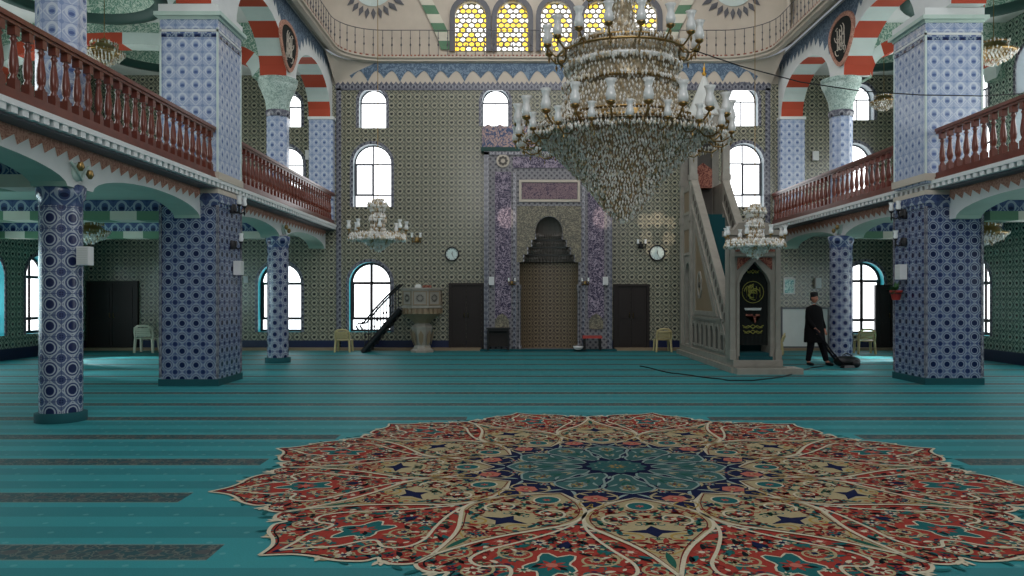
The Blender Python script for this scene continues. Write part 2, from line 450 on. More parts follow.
# ---- top border of the tiles, cream band, blue scallops, cornice
zt = 7.62; zc = 8.44
mb = MB(); mb.b6(XL, XR, YW-.02, YW+.05, zt-.06, zt+.12)
n = 90
for k in range(n):
    x = XL+(XR-XL)*(k+.5)/n; mb.face([(x-.06, YW-.02, zt+.12), (x+.06, YW-.02, zt+.12), (x, YW-.02, zt+.2)])
for x in (XL+.09, XR-.09): mb.b6(x-.07, x+.07, YW-.02, YW+.05, 0, zt)
struct(mb, 'trim_1', ['border_tile'])
mb = MB(); mb.b6(XL-.4, XR+.4, YW-.01, YW+.3, zt+.12, zc); struct(mb, 'wall_front_frieze', ['cream'])
def scallops(a0, a1, fn, d, ztop, h0, h1, pitch, name, m='blue_paint'):
    mb = MB(); n = max(1, round((a1-a0)/pitch)); w = (a1-a0)/n
    for k in range(n):
        x = a0+w*k; dl = h1-.1*(k % 2); dr = h1-.1*((k+1) % 2)
        P = [(x, ztop), (x+w, ztop), (x+w, ztop-dr)]
        for j in range(1, 8):
            t = j/8; P.append((x+w*(1-t), ztop-h0-((dr if t < .5 else dl)-h0)*(abs(2*t-1)**1.6)))
        P.append((x, ztop-dl)); mb.face([fn(a, b, d) for a, b in P], 0)
    return struct(mb, name, [m])
scallops(XL, XR, FX, YW-.025, zc, .32, .64, .47, 'trim_2')
mb = MB(); mb.b6(XWL-.3, -.9, YW-.02, YW+.02, 0, .28); mb.b6(2.8, XWR+.3, YW-.02, YW+.02, 0, .28); struct(mb, 'baseboard_front', ['navy'])
mb = MB()
for (a, b) in ((XWL, -1.0), (2.85, XWR)): mb.b6(a, b, YW-.32, YW, 0, .075)
struct(mb, 'trim_3', ['marble_tan'])
# ---- outer walls of the aisles
def side_wall(name, x, sgn, wins):
    um = 2 if sgn > 0 else 1
    holes = [arch(*w[:4]) for w in wins]; mb = MB()
    mb.prism([(-7, 0), (YW+.3, 0), (YW+.3, 8.2), (-7, 8.2)], FS, x, x+sgn*.35, 0, holes=holes, both=False,
             hole_side=lambda i: (1 if wins[i][4] == 'g' else um))
    struct(mb, name, ['aisle_tile', 'reveal_cyan', 'reveal_grey'])
    for w in wins: window(FS, x, sgn, *w, flip=False)
lw = [(20.4, 21.5, .6, 2.62, 'g')]+[(y, y+1.2, .6, 2.62, 'g') for y in (18.35, 15.6, 12.6, 9.6)]+[(y, y+1.2, 4.2, 6.0, 'm') for y in (20.4, 16.4, 12.6, 9.0)]
rw = [(19.4, 20.6, .6, 2.5, 'g')]+[(y, y+1.2, .6, 2.5, 'g') for y in (16.2, 13)]+[(y, y+1.2, 4.2, 6.0, 'm') for y in (19.4, 17.3, 13, 10)]+[(y+.1, y+1.1, 6.2, 7.25, 't') for y in (19.4, 17.3)]
side_wall('wall_left', XWL, -1, lw); side_wall('wall_right', XWR, 1, rw)
mb = MB(); mb.b6(XWL, XWL+.02, -7, YW, 0, .28); struct(mb, 'baseboard_left', ['navy'])
mb = MB(); mb.b6(XWR-.02, XWR, -7, YW, 0, .28); struct(mb, 'baseboard_right', ['navy'])
# ---- arcades and galleries, both sides
def side(S_, xf, xw, tagname):
    """S_=-1 left, 1 right; xf nave face, xw outer wall"""
    o = S_; aw = (.10, .72) if o < 0 else (.22, .84)
    # gallery deck and ceiling under it
    mb = MB(); xa, xb = sorted((xf+o*.4, xw)); mb.b6(xa, xb, 2, YW, 3.3, 3.6, 0); struct(mb, 'ceiling_under_gallery_'+tagname, ['pale_green'])
    # beam with shallow arches
    bays = [(5.6, 9.9), (10.5, 14.05), (15.3, 18.8), (19.3, 23.15)]
    def outline(z0, rise, ztop, n, yst, yen):
        P = [(yst, ztop), (yst, z0)]; idx = {}
        for a, b in bays:
            for k in range(n+1):
                t = pi*k/n; idx[len(P)] = k
                P.append(((a+b)/2-(b-a)/2*cos(t), z0+rise*sin(t)**1.0))
        P += [(yen, z0), (yen, ztop)]
        return P, idx
    P, idx = outline(2.95, .28, 3.55, 16, 5.2, YW)
    mb = MB(); mb.prism(P, FS, xf+o*.3, xf+o*.75, 0, mside=1); struct(mb, 'trim_beam_'+tagname, ['white', 'pale_green'])
    # saw-tooth painted band
    mb = MB(); y = 5.2; d = xf+o*.295
    mb.face([FS(5.2, 3.47, d), FS(YW, 3.47, d), FS(YW, 3.38, d), FS(5.2, 3.38, d)])
    while y < YW-.2:
        mb.face([FS(y, 3.38, d), FS(y+.26, 3.38, d), FS(y+.05, 3.27, d)]); y += .26
    struct(mb, 'trim_zigzag_'+tagname, ['zigzag'])
    # cornice with small blocks
    mb = MB(); xa, xb = sorted((xf-o*.03, xf+o*.4)); mb.b6(xa, xb, 5.2, YW, 3.575, 3.64)
    xa, xb = sorted((xf+o*.06, xf+o*.4)); mb.b6(xa, xb, 5.2, YW, 3.47, 3.50, 1)
    y = 5.25
    while y < YW-.1:
        xa, xb = sorted((xf-o*.02, xf+o*.35)); mb.b6(xa, xb, y, y+.11, 3.50, 3.58); y += .19
    struct(mb, 'trim_cornice_'+tagname, ['white', 'frame_grey'])
    # transverse beams below the gallery
    for i, yb in enumerate((9.95, 14.3, 18.85)):
        mb = MB(); xa, xb = sorted((xf+o*(1.05 if i == 1 else .75), xw))
        mb.b6(xa, xb, yb, yb+.4, 3.1, 3.3, 0)
        n = int((xb-xa)/.45)
        for k in range(n):
            mb.b6(xa+(xb-xa)*k/n, xa+(xb-xa)*(k+1)/n, yb-.01, yb+.41, 2.94, 3.1, 1+k % 2)
        struct(mb, 'trim_crossbeam_%s_%s' % (tagname, ('near', 'middle', 'far')[i]), ['blue_border', 'stripe_green', 'stripe_cream'])
    # upper arcade wall with striped soffits
    bays2 = [(5.6, 9.75), (10.6, 14.05), (15.3, 18.65), (19.45, 23.05)]
    P = [(5.2, 8.5), (5.2, 6.72)]; smat = {}
    n = 18
    for a, b in bays2:
        for k in range(n+1):
            t = pi*k/n
            if k < n: smat[len(P)] = 1+(min(k, n-1-k)//2) % 2
            P.append(((a+b)/2-(b-a)/2*cos(t), 6.72+1.12*sin(t)**.9))
    P += [(YW, 6.72), (YW, 8.5)]
    mb = MB(); mb.prism(P, FS, xf+o*aw[0], xf+o*aw[1], 0, side_mats=lambda k: smat.get(k, 0)); struct(mb, 'wall_arcade_'+tagname, ['white', 'voussoir_red', 'voussoir_white'])
    # painted scallops on spandrels: deep over the supports, shallow over arches
    mb = MB(); ys = [14.2+i*.3 for i in range(31)]; d = xf+o*aw[0]-o*.006
    def dep(y):
        s = min(abs(y-14.66), abs(y-19.05))
        return .22+.85*max(0, 1-s/1.5)**1.3
    for i in range(len(ys)-1):
        a, b = ys[i], min(ys[i+1], YW)
        m_ = (a+b)/2
        mb.face([FS(a, zc, d), FS(b, zc, d), FS(b, zc-dep(b), d), FS(m_+.06, zc-dep(m_)-.2, d), FS(a, zc-dep(a), d)])
    struct(mb, 'trim_spandrel_'+tagname, ['blue_paint'])
    # upper gallery ceiling with ring domes
    xa, xb = sorted((xf+o*.9, xw)); cxm = (xa+xb)/2; R = min(1.55, (xb-xa)/2-.25)
    circ = lambda cy, r: [(cxm+r*cos(2*pi*k/32), cy+r*sin(2*pi*k/32)) for k in range(32)]
    cen = [7.6, 12.3, 17.0, 21.2]
    mb = MB(); mb.prism([(xa, 4.5), (xb, 4.5), (xb, YW), (xa, YW)], lambda a, b, d: (a, b, d), 8.0, 8.15, 0, holes=[circ(c, R) for c in cen])
    for c in cen:
        mb.lathe([(R+.25, -.02), (R+.2, -.07), (R, -.07), (R-.05, .1)], (cxm, c, 8.0), 32, 1, caps=False)
        mb.lathe([(R-.05, .1), (R*.85, .45), (R*.5, .8), (0.02, .95)], (cxm, c, 8.0), 32, 2, caps=False)
    struct(mb, 'ceiling_gallery_'+tagname, ['white', 'dark_green', 'green_pattern'])
    for i, yb in enumerate((9.95, 14.3, 18.8)):
        if i == 0: xa, xb = sorted((xf+o*.5, xw)); cxm = ((xf+o*.95)+(xw-o*.2))/2
        hw = abs((xw-o*.2)-(xf+o*.95))/2; P = [(xa, 8.0), (xa, 6.72)]; nn = 20; arc = []
        for k in range(nn+1):
            t = pi*k/nn; arc.append((cxm-hw*cos(t), 6.72+.78*sin(t)**.8))
        P += arc+[(xb, 6.72), (xb, 8.0)]
        mb = MB(); mb.prism(P, FX, yb, yb+.5, 0, side_mats=lambda k: 1+((k-2)//2) % 2 if 2 <= k < 2+nn else 0)
        for k in range(nn):
            p, q = arc[k], arc[k+1]; u = lambda a: (a[0]+(a[0]-cxm)*.07, a[1]+.27)
            mb.face([FX(*p, yb-.01), FX(*q, yb-.01), FX(*u(q), yb-.01), FX(*u(p), yb-.01)], 1+(k//2) % 2)
        struct(mb, 'wall_crossarch_%s_%s' % (tagname, ('near', 'middle', 'far')[i]), ['green_pattern', 'voussoir_red', 'voussoir_white'])
    # pilaster at the front wall
    xa, xb = sorted((xf+o*(.03 if o < 0 else .2), xf+o*(.72 if o < 0 else .9))); mb = MB(); mb.b6(xa, xb, YW-.25, YW, 3.6, 6.72); mb.b6(xa-.03, xb+.03, YW-.28, YW, 6.66, 6.74, 1)
    struct(mb, 'trim_pilaster_'+tagname, ['upper_tile', 'white'])
side(-1, XL, XWL, 'left'); side(1, XR, XWR, 'right')
# ---- pillars
def pillar(xf, o, y0, y1, label):
    w = 1.0; cx = xf+o*w/2; cy = (y0+y1)/2; dy = (y1-y0)
    t = thing('tiled_pillar', (cx, cy, 0), label, 'pillar')
    m = MB(); m.box((0, 0, 1.62), (w, dy, 3.24)); m.build('lower_shaft', ['pillar_tile'], t)
    m = MB(); m.box((0, 0, .06), (w+.06, dy+.06, .12)); m.build('base', ['teal_carpet'], t)
    m = MB()
    for (z, e) in ((3.2, .03), (3.28, .07), (3.36, .03)): m.box((0, 0, z), (w+e, dy+e, .09), 0)
    m.box((0, 0, 3.43), (w+.04, dy+.04, .08), 1); m.box((0, 0, 3.70), (w+.08, dy+.08, .13), 1)
    m.build('collar', ['blue_border', 'cream'], t)
    m = MB(); m.box((0, 0, 5.0), (w, dy, 2.8)); m.build('upper_shaft', ['upper_tile'], t)
    m = MB()
    for sx in (-1, 1):
        for sy in (-1, 1):
            m.box((sx*w/2, sy*dy/2, 1.66), (.045, .045, 3.04), 0); m.box((sx*w/2, sy*dy/2, 5.0), (.03, .03, 2.6), 1)
    m.build('corner_trim', ['border_tile', 'voussoir_white'], t)
    m = MB(); m.box((0, 0, 6.17), (w+.02, dy+.02, .06), 0); m.box((0, 0, 6.25), (w+.03, dy+.03, .04), 2); m.box((0, 0, 6.37), (w+.02, dy+.02, .16), 1)
    m.build('frieze', ['blue_border', 'upper_tile', 'white'], t)
    m = MB(); m.box((0, 0, 6.47), (w+.06, dy+.06, .05)); m.box((0, 0, 6.53), (w+.18, dy+.18, .07)); m.box((0, 0, 6.64), (w+.06, dy+.06, .14), 1)
    m.build('capital', ['mint', 'white'], t)
    return t
pillar(XL+.0, -1, 14.07, 15.25, 'massive square blue tiled pillar on the left of the hall')
pillar(XR-.12, 1, 14.25, 15.43, 'massive square blue tiled pillar on the right with a red flowerpot on its side')
def column(x, y, r, label):
    t = thing('round_column', (x, y, 0), label, 'column')
    m = MB(); m.lathe([(r, .1), (r, 2.85)], (0, 0, 0), 32, uvr=.27*round(2*pi*r/.27)/(2*pi*r)*r, caps=False); m.build('shaft', ['column_tile'], t)
    m = MB(); m.lathe([(r+.05, 0), (r+.05, .11), (r, .12)], (0, 0, 0), 32); m.build('base', ['teal_carpet'], t)
    m = MB(); m.lathe([(r+.005, 2.72), (r+.005, 2.80), (r+.03, 2.84), (r+.04, 2.97), (r+.01, 3.0)], (0, 0, 0), 32, uvr=r); m.build('collar', ['blue_border'], t)
    return t
def upper_column(x, y, r, label):
    t = thing('upper_column', (x, y, 3.6), label, 'column')
    m = MB(); m.lathe([(r, 0), (r, 2.3)], (0, 0, 0), 8, uvr=r, caps=True, smooth=False, ph=pi/8); m.build('shaft', ['upper_tile'], t)
    m = MB(); m.lathe([(r+.01, 2.22), (r+.03, 2.3), (r+.03, 2.36), (r, 2.38)], (0, 0, 0), 24, 1); m.lathe([(r, 2.36), (r+.03, 2.6), (r+.13, 2.85), (r+.19, 2.98), (r+.16, 3.0), (r+.2, 3.03), (r+.2, 3.12)], (0, 0, 0), 24)
    m.build('capital', ['mint_carved', 'border_tile'], t)
column(-5.8, 10.2, .252, 'round blue tiled column nearest the camera on the far left')
column(-5.67, 19.05, .25, 'slender round blue tiled column standing before the left aisle window')
column(7.74, 19.05, .26, 'round blue tiled column beside the person on the right')
upper_column(-5.8, 10.2, .29, 'octagonal pale blue tiled column behind the near left gallery railing')
upper_column(-5.67, 19.05, .26, 'pale blue column with flared mint capital on the left gallery')
upper_column(7.74, 19.05, .26, 'pale blue column with flared mint capital on the right gallery')
# ---- balustrades
bal = MB(); z = 3.76
bal.box((0, 0, z+.05), (.09, .09, .12))
bal.lathe([(.036, .10), (.048, .12), (.030, .15), (.044, .18), (.052, .24), (.048, .30), (.032, .40), (.026, .46), (.044, .485), (.026, .505), (.038, .53)], (0, 0, z), 8)
bal.v = [(a, b, z+(c-z)*1.13) for a, b, c in bal.v]; bal.box((0, 0, z+.66), (.085, .085, .14))
bal_me = bal.mesh('baluster', ['wood'])
def railing(x, y0, y1, label):
    t = thing('gallery_railing', (x, y0, 0), label, 'railing', None)
    n = round((y1-y0)/.25)
    m = MB(); m.b6(-.07, .07, 0, y1-y0, 4.49, 4.545); m.b6(-.05, .05, 0, y1-y0, 4.45, 4.50); m.build('handrail', ['wood'], t)
    m = MB(); m.b6(-.05, .05, 0, y1-y0, 3.64, 3.77); m.b6(-.065, .065, 0, y1-y0, 3.64, 3.69); m.build('bottom_rail', ['wood'], t)
    for k in range(n):
        o = bpy.data.objects.new('baluster', bal_me); C.objects.link(o); o.parent = t; o.location = (0, (k+.5)*(y1-y0)/n, 0)
railing(XL-.08, 5.4, 14.04, 'brown wooden gallery railing in the upper left foreground')
railing(XL-.08, 15.3, YW-.05, 'brown wooden gallery railing between the left pillar and the front wall')
railing(XR+.08, 5.4, 14.2, 'brown wooden gallery railing in the upper right foreground')
railing(XR+.08, 15.48, YW-.05, 'brown wooden gallery railing between the right pillar and the front wall')
# ---- upper zone: cornice ring, walkway railing, vaults and stained windows
def path(off):
    """rounded plan of the upper zone, offset inwards by off; list of (x,y) from left side to right side"""
    R = 1.3; P = []
    for i in range(9): P.append((XL+.12+off, 16+i*.75))
    cx, cy = XL+.12+R, YW-.02-R
    for k in range(1, 11):
        a = pi-k*pi/20; P.append((cx+(R-off)*cos(a), cy+(R-off)*sin(a)))
    n = 30; x0, x1 = XL+.12+R, XR-.12-R
    for k in range(1, n): P.append((x0+(x1-x0)*k/n, YW-.02-off))
    cx = XR-.12-R
    for k in range(0, 11):
        a = pi/2-k*pi/20; P.append((cx+(R-off)*cos(a), cy+(R-off)*sin(a)))
    for i in range(9): P.append((XR-.12-off, 22-i*.75))
    return P
def ring(zoffs, name, mats, mf=None):
    mb = MB(); rows = []
    for (off, z) in zoffs: rows.append([(x, y, z) for x, y in path(off)])
    mb.grid(rows, 0, smooth=False, mf=mf); return struct(mb, name, mats)
ring([(0.0, 8.34), (.10, 8.38), (.10, 8.46), (.16, 8.46), (.16, 8.52), (-.3, 8.52)], 'trim_4', ['cream', 'redbrown'], lambda a, b: 1 if (a == 3 and False) else 0)
mb = MB(); pp = path(.165)
acc = 0
for i in range(len(pp)-1):
    a, b = Vector(pp[i]), Vector(pp[i+1]); l = (b-a).length
    n = max(1, round(l/.12))
    for k in range(n):
        p = a.lerp(b, (k+.1)/n); q = a.lerp(b, (k+.6)/n); mb.face([(*p, 8.50), (*q, 8.50), (*q, 8.545), (*p, 8.545)]); mb.face([(*q, 8.545), (*p, 8.545), (*(p+Vector((0, .03))), 8.545), (*(q+Vector((0, .03))), 8.545)])
struct(mb, 'trim_5', ['redbrown'])
# corner under the ring (pendentive fill between flat walls and rounded cornice)
for s in (-1, 1):
    x0 = XL if s < 0 else XR
    mb = MB(); rows = []
    for j, (r, z) in enumerate(((.05, 7.75), (.35, 7.9), (.8, 8.12), (1.15, 8.28), (1.3, 8.36))):
        row = []
        for k in range(9):
            a = pi/2*k/8
            # superellipse corner blending to sharp corner at the bottom
            row.append((x0-s*(r-r*cos(pi/2-a)) if True else 0, YW-.01-(r-r*sin(pi/2-a)), z))
        rows.append(row)
    mb.grid(rows, 0, smooth=True)
    struct(mb, 'trim_corner_'+('left' if s < 0 else 'right'), ['cream'])
# vaulted corners
def sm(t): t = max(0, min(1, t)); return t*t*(3-2*t)
def shell_pt(i, v, P0, ofs=0):
    """i float index on the path, v height 0.. ; returns a point of the corner vaults"""
    i = max(0, min(len(P0)-1.001, i)); k = int(i); f = i-k
    a, b = Vector(P0[k]), Vector(P0[k+1]); p = a.lerp(b, f)
    cxn = (XL+XR)/2
    dx = abs(p.x-cxn)
    fac = sm((dx-3.2)/2.0)
    tgt = Vector((cxn+(3.1 if p.x > cxn else -3.1), 19.8))
    d = (tgt-p)
    z = 8.5+v
    t = max(0, (v-.85)/3.2); t = min(t, 1)
    inw = (1-sqrt(max(0, 1-t*t)))*fac
    q = p+d*inw
    if d.length > 0: q += d.normalized()*ofs
    return Vector((q.x, q.y, z))
P0 = path(-.25); NP = len(P0)
def find(x, right=False):
    best = min(range(18, NP-18), key=lambda i: abs(P0[i][0]-x)); return best
iL, iR = find(-2.1), find(4.25)
vs = [0, .4, .8, 1.1, 1.4, 1.8, 2.2, 2.6, 3.0, 3.4, 3.8, 4.0]
mb = MB(); mb.grid([[shell_pt(i, v, P0) for i in range(0, iL+1)] for v in vs], 0); struct(mb, 'wall_vault_left', ['cream'])
mb = MB(); mb.grid([[shell_pt(i, v, P0) for i in range(iR, NP)] for v in vs], 0); struct(mb, 'wall_vault_right', ['cream'])
sw = [(455, 486), (497, 528), (541, 572), (584, 615), (626, 657)]
yd = YW+.23
holes = []
for a, b in sw:
    x0, x1, z0, z1 = pxw(a, b, 1, 52, yd); holes.append(arch(x0, x1, z0, z1))
mb = MB(); xa, xb = P0[iL][0], P0[iR][0]
mb.prism([(xa, 8.5), (xb, 8.5), (xb, 12.4), (xa, 12.4)], FX, yd, yd+.4, 0, holes=holes, mside=1, both=False); struct(mb, 'wall_front_upper', ['cream', 'stripe_cream'])
for a, b in sw:
    wn[0] += 1
    w = thing('window_%d' % wn[0], kind='structure'); x0, x1, z0, z1 = pxw(a, b, 1, 52, yd)
    m = MB(); strip_arch(m, x0, x1, z0, z1, .15, FX, yd-.10, yd+.05, 0); m.build('window_frame', ['frame_grey'], w)
    m = MB(); m.prism(arch(x0, x1, z0, z1), FX, yd+.18, yd+.2, 0); m.build('stained_pane', ['stained'], w)
# green and cream striped ribs
for s in (-1, 1):
    mb = MB(); cxn = 1.2
    pts = []
    for k in range(11):
        t = k/10; x = 3.2+1.15*t**1.25+.2*t; pts.append((x, .3+2.6*t))
    for k in range(10):
        for (sub) in (0,):
            q = []
            for (x, v) in (pts[k], pts[k+1]):
                for w_ in (-.2, .2):
                    X = cxn+s*(x+w_)
                    i = next(j for j in range(18, NP-18) if P0[j+1][0] >= X)
                    f = (X-P0[i][0])/(P0[i+1][0]-P0[i][0])
                    q.append(shell_pt(i+f, v, P0, .06))
            mb.face([q[0], q[1], q[3], q[2]], k % 2)
    struct(mb, 'trim_rib_'+('left' if s < 0 else 'right'), ['stripe_green', 'stripe_cream'])
# painted rosettes in the corner vaults
for s in (-1, 1):
    mb = MB(); xc = 1.085+s*5.35; i0 = min(range(NP), key=lambda i: abs(P0[i][0]-xc)+abs(P0[i][1]-YW)*.3)
    def rp(u, v): return shell_pt(i0+(u/.27), v+2.2, P0, .04)
    N = 30
    for k in range(N):
        a = 2*pi*k/N; da = pi/N*.8
        ring_ = lambda r, aa: (r*1.15*cos(aa), r*sin(aa))
        a0 = ring_(.72, a); b0 = ring_(.86, a-da); c0 = ring_(1.05, a); d0 = ring_(.86, a+da)
        mb.face([rp(*a0), rp(*b0), rp(*c0), rp(*d0)], 0)
        mb.face([rp(*ring_(.5, a-pi/N)), rp(*ring_(.68, a-pi/N)), rp(*ring_(.68, a+pi/N)), rp(*ring_(.5, a+pi/N))], 1)
        mb.face([rp(*ring_(.02, a-pi/N)), rp(*ring_(.5, a-pi/N)), rp(*ring_(.5, a+pi/N)), rp(*ring_(.02, a+pi/N))], 2)
    struct(mb, 'trim_rosette_'+('left' if s < 0 else 'right'), ['frame_grey', 'voussoir_white', 'redbrown'])
# walkway railing
t = thing('walkway_railing', (0, 0, 8.52), 'thin metal railing running round the cornice below the stained windows', 'railing')
pp = path(.02)
m = MB(); m.tube([(x, y, .78) for x, y in pp], .012, 4); m.build('top_rail', ['frame_grey'], t)
pm = MB(); pm.tube([(0, 0, 0), (0, 0, .78)], .009, 4); pm.octa((0, 0, .35), .028, .07); pm.octa((0, 0, .55), .022, .05); pme = pm.mesh('rail_post', ['frame_grey'])
tot = [0]
for i in range(len(pp)-1): tot.append(tot[-1]+(Vector(pp[i+1])-Vector(pp[i])).length)
N = 96; j = 0
for k in range(N):
    s_ = tot[-1]*(k+.5)/N
    while tot[j+1] < s_: j += 1
    p = Vector(pp[j]).lerp(Vector(pp[j+1]), (s_-tot[j])/(tot[j+1]-tot[j]))
    o = bpy.data.objects.new('rail_post', pme); C.objects.link(o); o.parent = t; o.location = (p.x, p.y, 0)
# ---- doors of the front wall
dn = 0
for (a, b, y0) in ((88, 139, 281), (449, 484, 283), (613, 649, 284), (874, 906, 285)):
    dn += 1; x0, x1, z0, z1 = pxw(a, b, y0, 350); w = x1-x0; h = z1
    d = thing('door_%d' % dn, (x0, YW-.06, 0), kind='structure')
    m = MB(); m.prism([(0, 0), (w, 0), (w, h), (0, h)], FX, -.04, .06, 0, holes=[[(.07, .02), (w-.07, .02), (w-.07, h-.07), (.07, h-.07)]]); m.build('door_frame', ['door'], d)
    for s in (0, 1):
        xa = .07+s*(w-.14)/2; xb = xa+(w-.14)/2-.01
        m = MB(); m.prism([(xa, .02), (xb, .02), (xb, h-.07), (xa, h-.07)], FX, 0, .05, 0)
        for (za, zb) in ((.15, .8), (.92, h-.2)): m.prism([(xa+.08, za), (xb-.08, za), (xb-.08, zb), (xa+.08, zb)], FX, -.015, .01, 0)
        lf = m.build('door_leaf', ['door'], d)
        m = MB(); xx = xb-.05 if s == 0 else xa+.05; m.tube([(xx, -.02, .95), (xx, -.06, .95), (xx, -.06, 1.08)], .012, 6); m.build('handle', ['brass'], lf)
# ================================================================ THE GREAT FLORAL MEDALLION OF THE CARPET
def rug():
    cx, cy = .93, 7.40
    keys = ['red', 'dred', 'cream', 'line', 'navy', 'teal', 'lteal', 'gold', 'pink', 'dark', 'grey', 'green']
    K = {k: i for i, k in enumerate(keys)}
    mb = MB(); lay = [0.004]
    rnd = random.Random(5)
    def fan(pts, m, z): # arbitrary simple polygon
        tri = geometry.tessellate_polygon([[Vector((p[0], p[1], 0)) for p in pts]])
        i = len(mb.v); mb.v += [(p[0], p[1], z) for p in pts]
        for t in tri: mb.f.append(tuple(i+k for k in t)); mb.m.append(m); mb.u.append(None); mb.s.append(False)
    def T(a):
        ca, sa = cos(a), sin(a)
        return lambda r, t: (r*ca-t*sa, r*sa+t*ca)
    def ribbon(pts, w, m, z, closed=False):
        n = len(pts); Ls = []; Rs = []
        for i in range(n):
            a = pts[i-1] if (i > 0 or closed) else pts[i]; b = pts[(i+1) % n] if (i < n-1 or closed) else pts[i]
            dx, dy = b[0]-a[0], b[1]-a[1]; l = sqrt(dx*dx+dy*dy) or 1
            ww = w(i/(n-1)) if callable(w) else w
            Ls.append((pts[i][0]-dy/l*ww/2, pts[i][1]+dx/l*ww/2, z)); Rs.append((pts[i][0]+dy/l*ww/2, pts[i][1]-dx/l*ww/2, z))
        rows = [Ls, Rs]
        if closed: rows = [Ls+[Ls[0]], Rs+[Rs[0]]]
        mb.grid(rows, m, smooth=False)
    def smooth(P, n=4):
        out = []
        N = len(P)
        for i in range(N-1):
            p0 = P[max(0, i-1)]; p1 = P[i]; p2 = P[i+1]; p3 = P[min(N-1, i+2)]
            for k in range(n):
                t = k/n
                out.append(tuple(.5*((2*p1[j])+(-p0[j]+p2[j])*t+(2*p0[j]-5*p1[j]+4*p2[j]-p3[j])*t*t+(-p0[j]+3*p1[j]-3*p2[j]+p3[j])*t**3) for j in (0, 1)))
        out.append(P[-1]); return out
    def leaf(f, r, t, ang, l, w, m, z, bend=0):
        P = []
        for k in range(7):
            s = k/6; q = (s*l, sin(pi*s)**.8*w/2); P.append(q)
        for k in range(5, 0, -1):
            s = k/6; P.append((s*l, -sin(pi*s)**.8*w/2))
        c, s_ = cos(ang), sin(ang)
        fan([f(r+x*c-(y+bend*x*x)*s_, t+x*s_+(y+bend*x*x)*c) for x, y in P], m, z)
    def flower(f, r, t, R, mc, mi, z, n=6, ph=0):
        P = [];
        for k in range(n*4):
            a = ph+2*pi*k/(n*4); rr = R*(.68+.32*cos(n*(a-ph))); P.append(f(r+rr*cos(a), t+rr*sin(a)))
        fan(P, mc, z)
        fan([f(r+R*.38*cos(2*pi*k/8), t+R*.38*sin(2*pi*k/8)) for k in range(8)], mi, z+.0008)
    def spiral(r, t, R, turns, a0, sgn, n=26):
        P = []
        for k in range(n):
            s = k/(n-1); a = a0+sgn*turns*2*pi*s; rr = R*(1-s*.82); P.append((r+rr*cos(a), t+rr*sin(a)))
        return P
    # region tests in the petal frame
    redH = [(1.5, .02), (1.9, .16), (2.3, .36), (2.6, .58), (2.82, .75), (2.94, .79), (3.04, .73), (3.08, .62), (3.05, .55), (3.15, .54), (3.26, .41), (3.31, .26), (3.39, .12), (3.54, 0)]
    creamH = [(1.12, 0), (1.3, .22), (1.5, .38), (1.7, .45), (1.9, .43), (2.1, .32), (2.3, .20), (2.5, .11), (2.7, .05), (2.9, 0)]
    def hw(H_, r):
        if r <= H_[0][0] or r >= H_[-1][0]: return 0
        for (a, b) in zip(H_, H_[1:]):
            if a[0] <= r <= b[0] and b[0] > a[0]: return a[1]+(b[1]-a[1])*(r-a[0])/(b[0]-a[0])
        return 0
    # background disc of the petals
    for k in range(12):
        a = radians(15+30*k); f = T(a)
        h = smooth(redH); P = [f(r, t) for r, t in h]+[f(r, -t) for r, t in reversed(h[:-1])]
        ho = [q for q in h if q[0] > 2.93 or q[1] > .785]; P = [f(r, t) for r, t in ho]+[f(r, -t) for r, t in reversed(ho[:-1])]
        P = [f(1.0, .262)]+P+[f(1.0, -.262)]
        fan(P, K['red'], .004)
        h = [(2.2, .585)]+ho
        ribbon([f(r, t) for r, t in h], .026, K['line'], .0075); ribbon([f(r, -t) for r, t in h], .026, K['line'], .0075)
        ribbon([f(r-.03, t*.95) for r, t in h], .012, K['dark'], .0070); ribbon([f(r-.03, -t*.95) for r, t in h], .012, K['dark'], .0070)
        # filler florets outside the notches
        for s in (-1, 1):
            for q in (-.5, 0, .5): leaf(f, 3.06, s*.60, s*(.9)+q, .11, .035, K['line'], .0072)
        leaf(f, 3.30, .30, .6, .07, .03, K['line'], .0072); leaf(f, 3.30, -.30, -.6, .07, .03, K['line'], .0072)
        # inner ogee of the petal and scrolls
        for s in (-1, 1):
            g = smooth([(1.72, 0), (1.95, .05), (2.15, .14), (2.4, .30), (2.62, .46), (2.8, .50), (2.9, .40), (2.86, .26), (2.95, .20), (3.1, .18), (3.25, .08), (3.4, 0)])
            ribbon([f(r, s*t) for r, t in g], .024, K['line'], .0068)
            for (r, t, R, tu, a0, sg) in ((2.62, .24, .15, 1.15, 2.6, -1), (2.98, .42, .13, 1.1, 3.6, 1), (3.12, .06, .12, .9, 1.2, -1), (2.72, .62, .10, 1.0, 4.0, 1), (2.28, .26, .07, .9, 2.2, 1), (3.27, .30, .08, 1, 2.5, -1)):
                ribbon([f(x, s*y) for x, y in spiral(r, t, R, tu, a0, sg)], lambda q: .022*(1-.5*q), K['cream'], .0066)
            for (r, t, R, c1, c2) in ((2.38, .17, .062, 'line', 'navy'), (2.62, .60, .07, 'cream', 'teal'), (2.98, .42, .075, 'line', 'dred'), (2.62, .24, .06, 'cream', 'navy'), (3.0, .66, .055, 'line', 'teal'), (3.17, .36, .055, 'line', 'navy'), (2.42, .42, .055, 'pink', 'line'), (2.9, .14, .05, 'line', 'green')):
                flower(f, r, s*t, R, K[c1], K[c2], .0071, 8, .4)
                leaf(f, r+.05, s*(t+.05), s*1.0, .12, .045, K['teal'], .0064, 3); leaf(f, r-.05, s*(t-.03), s*-2.4, .11, .04, K['dark'], .0064, 3)
        # central cartouche: teal lobed palmette
        P = []
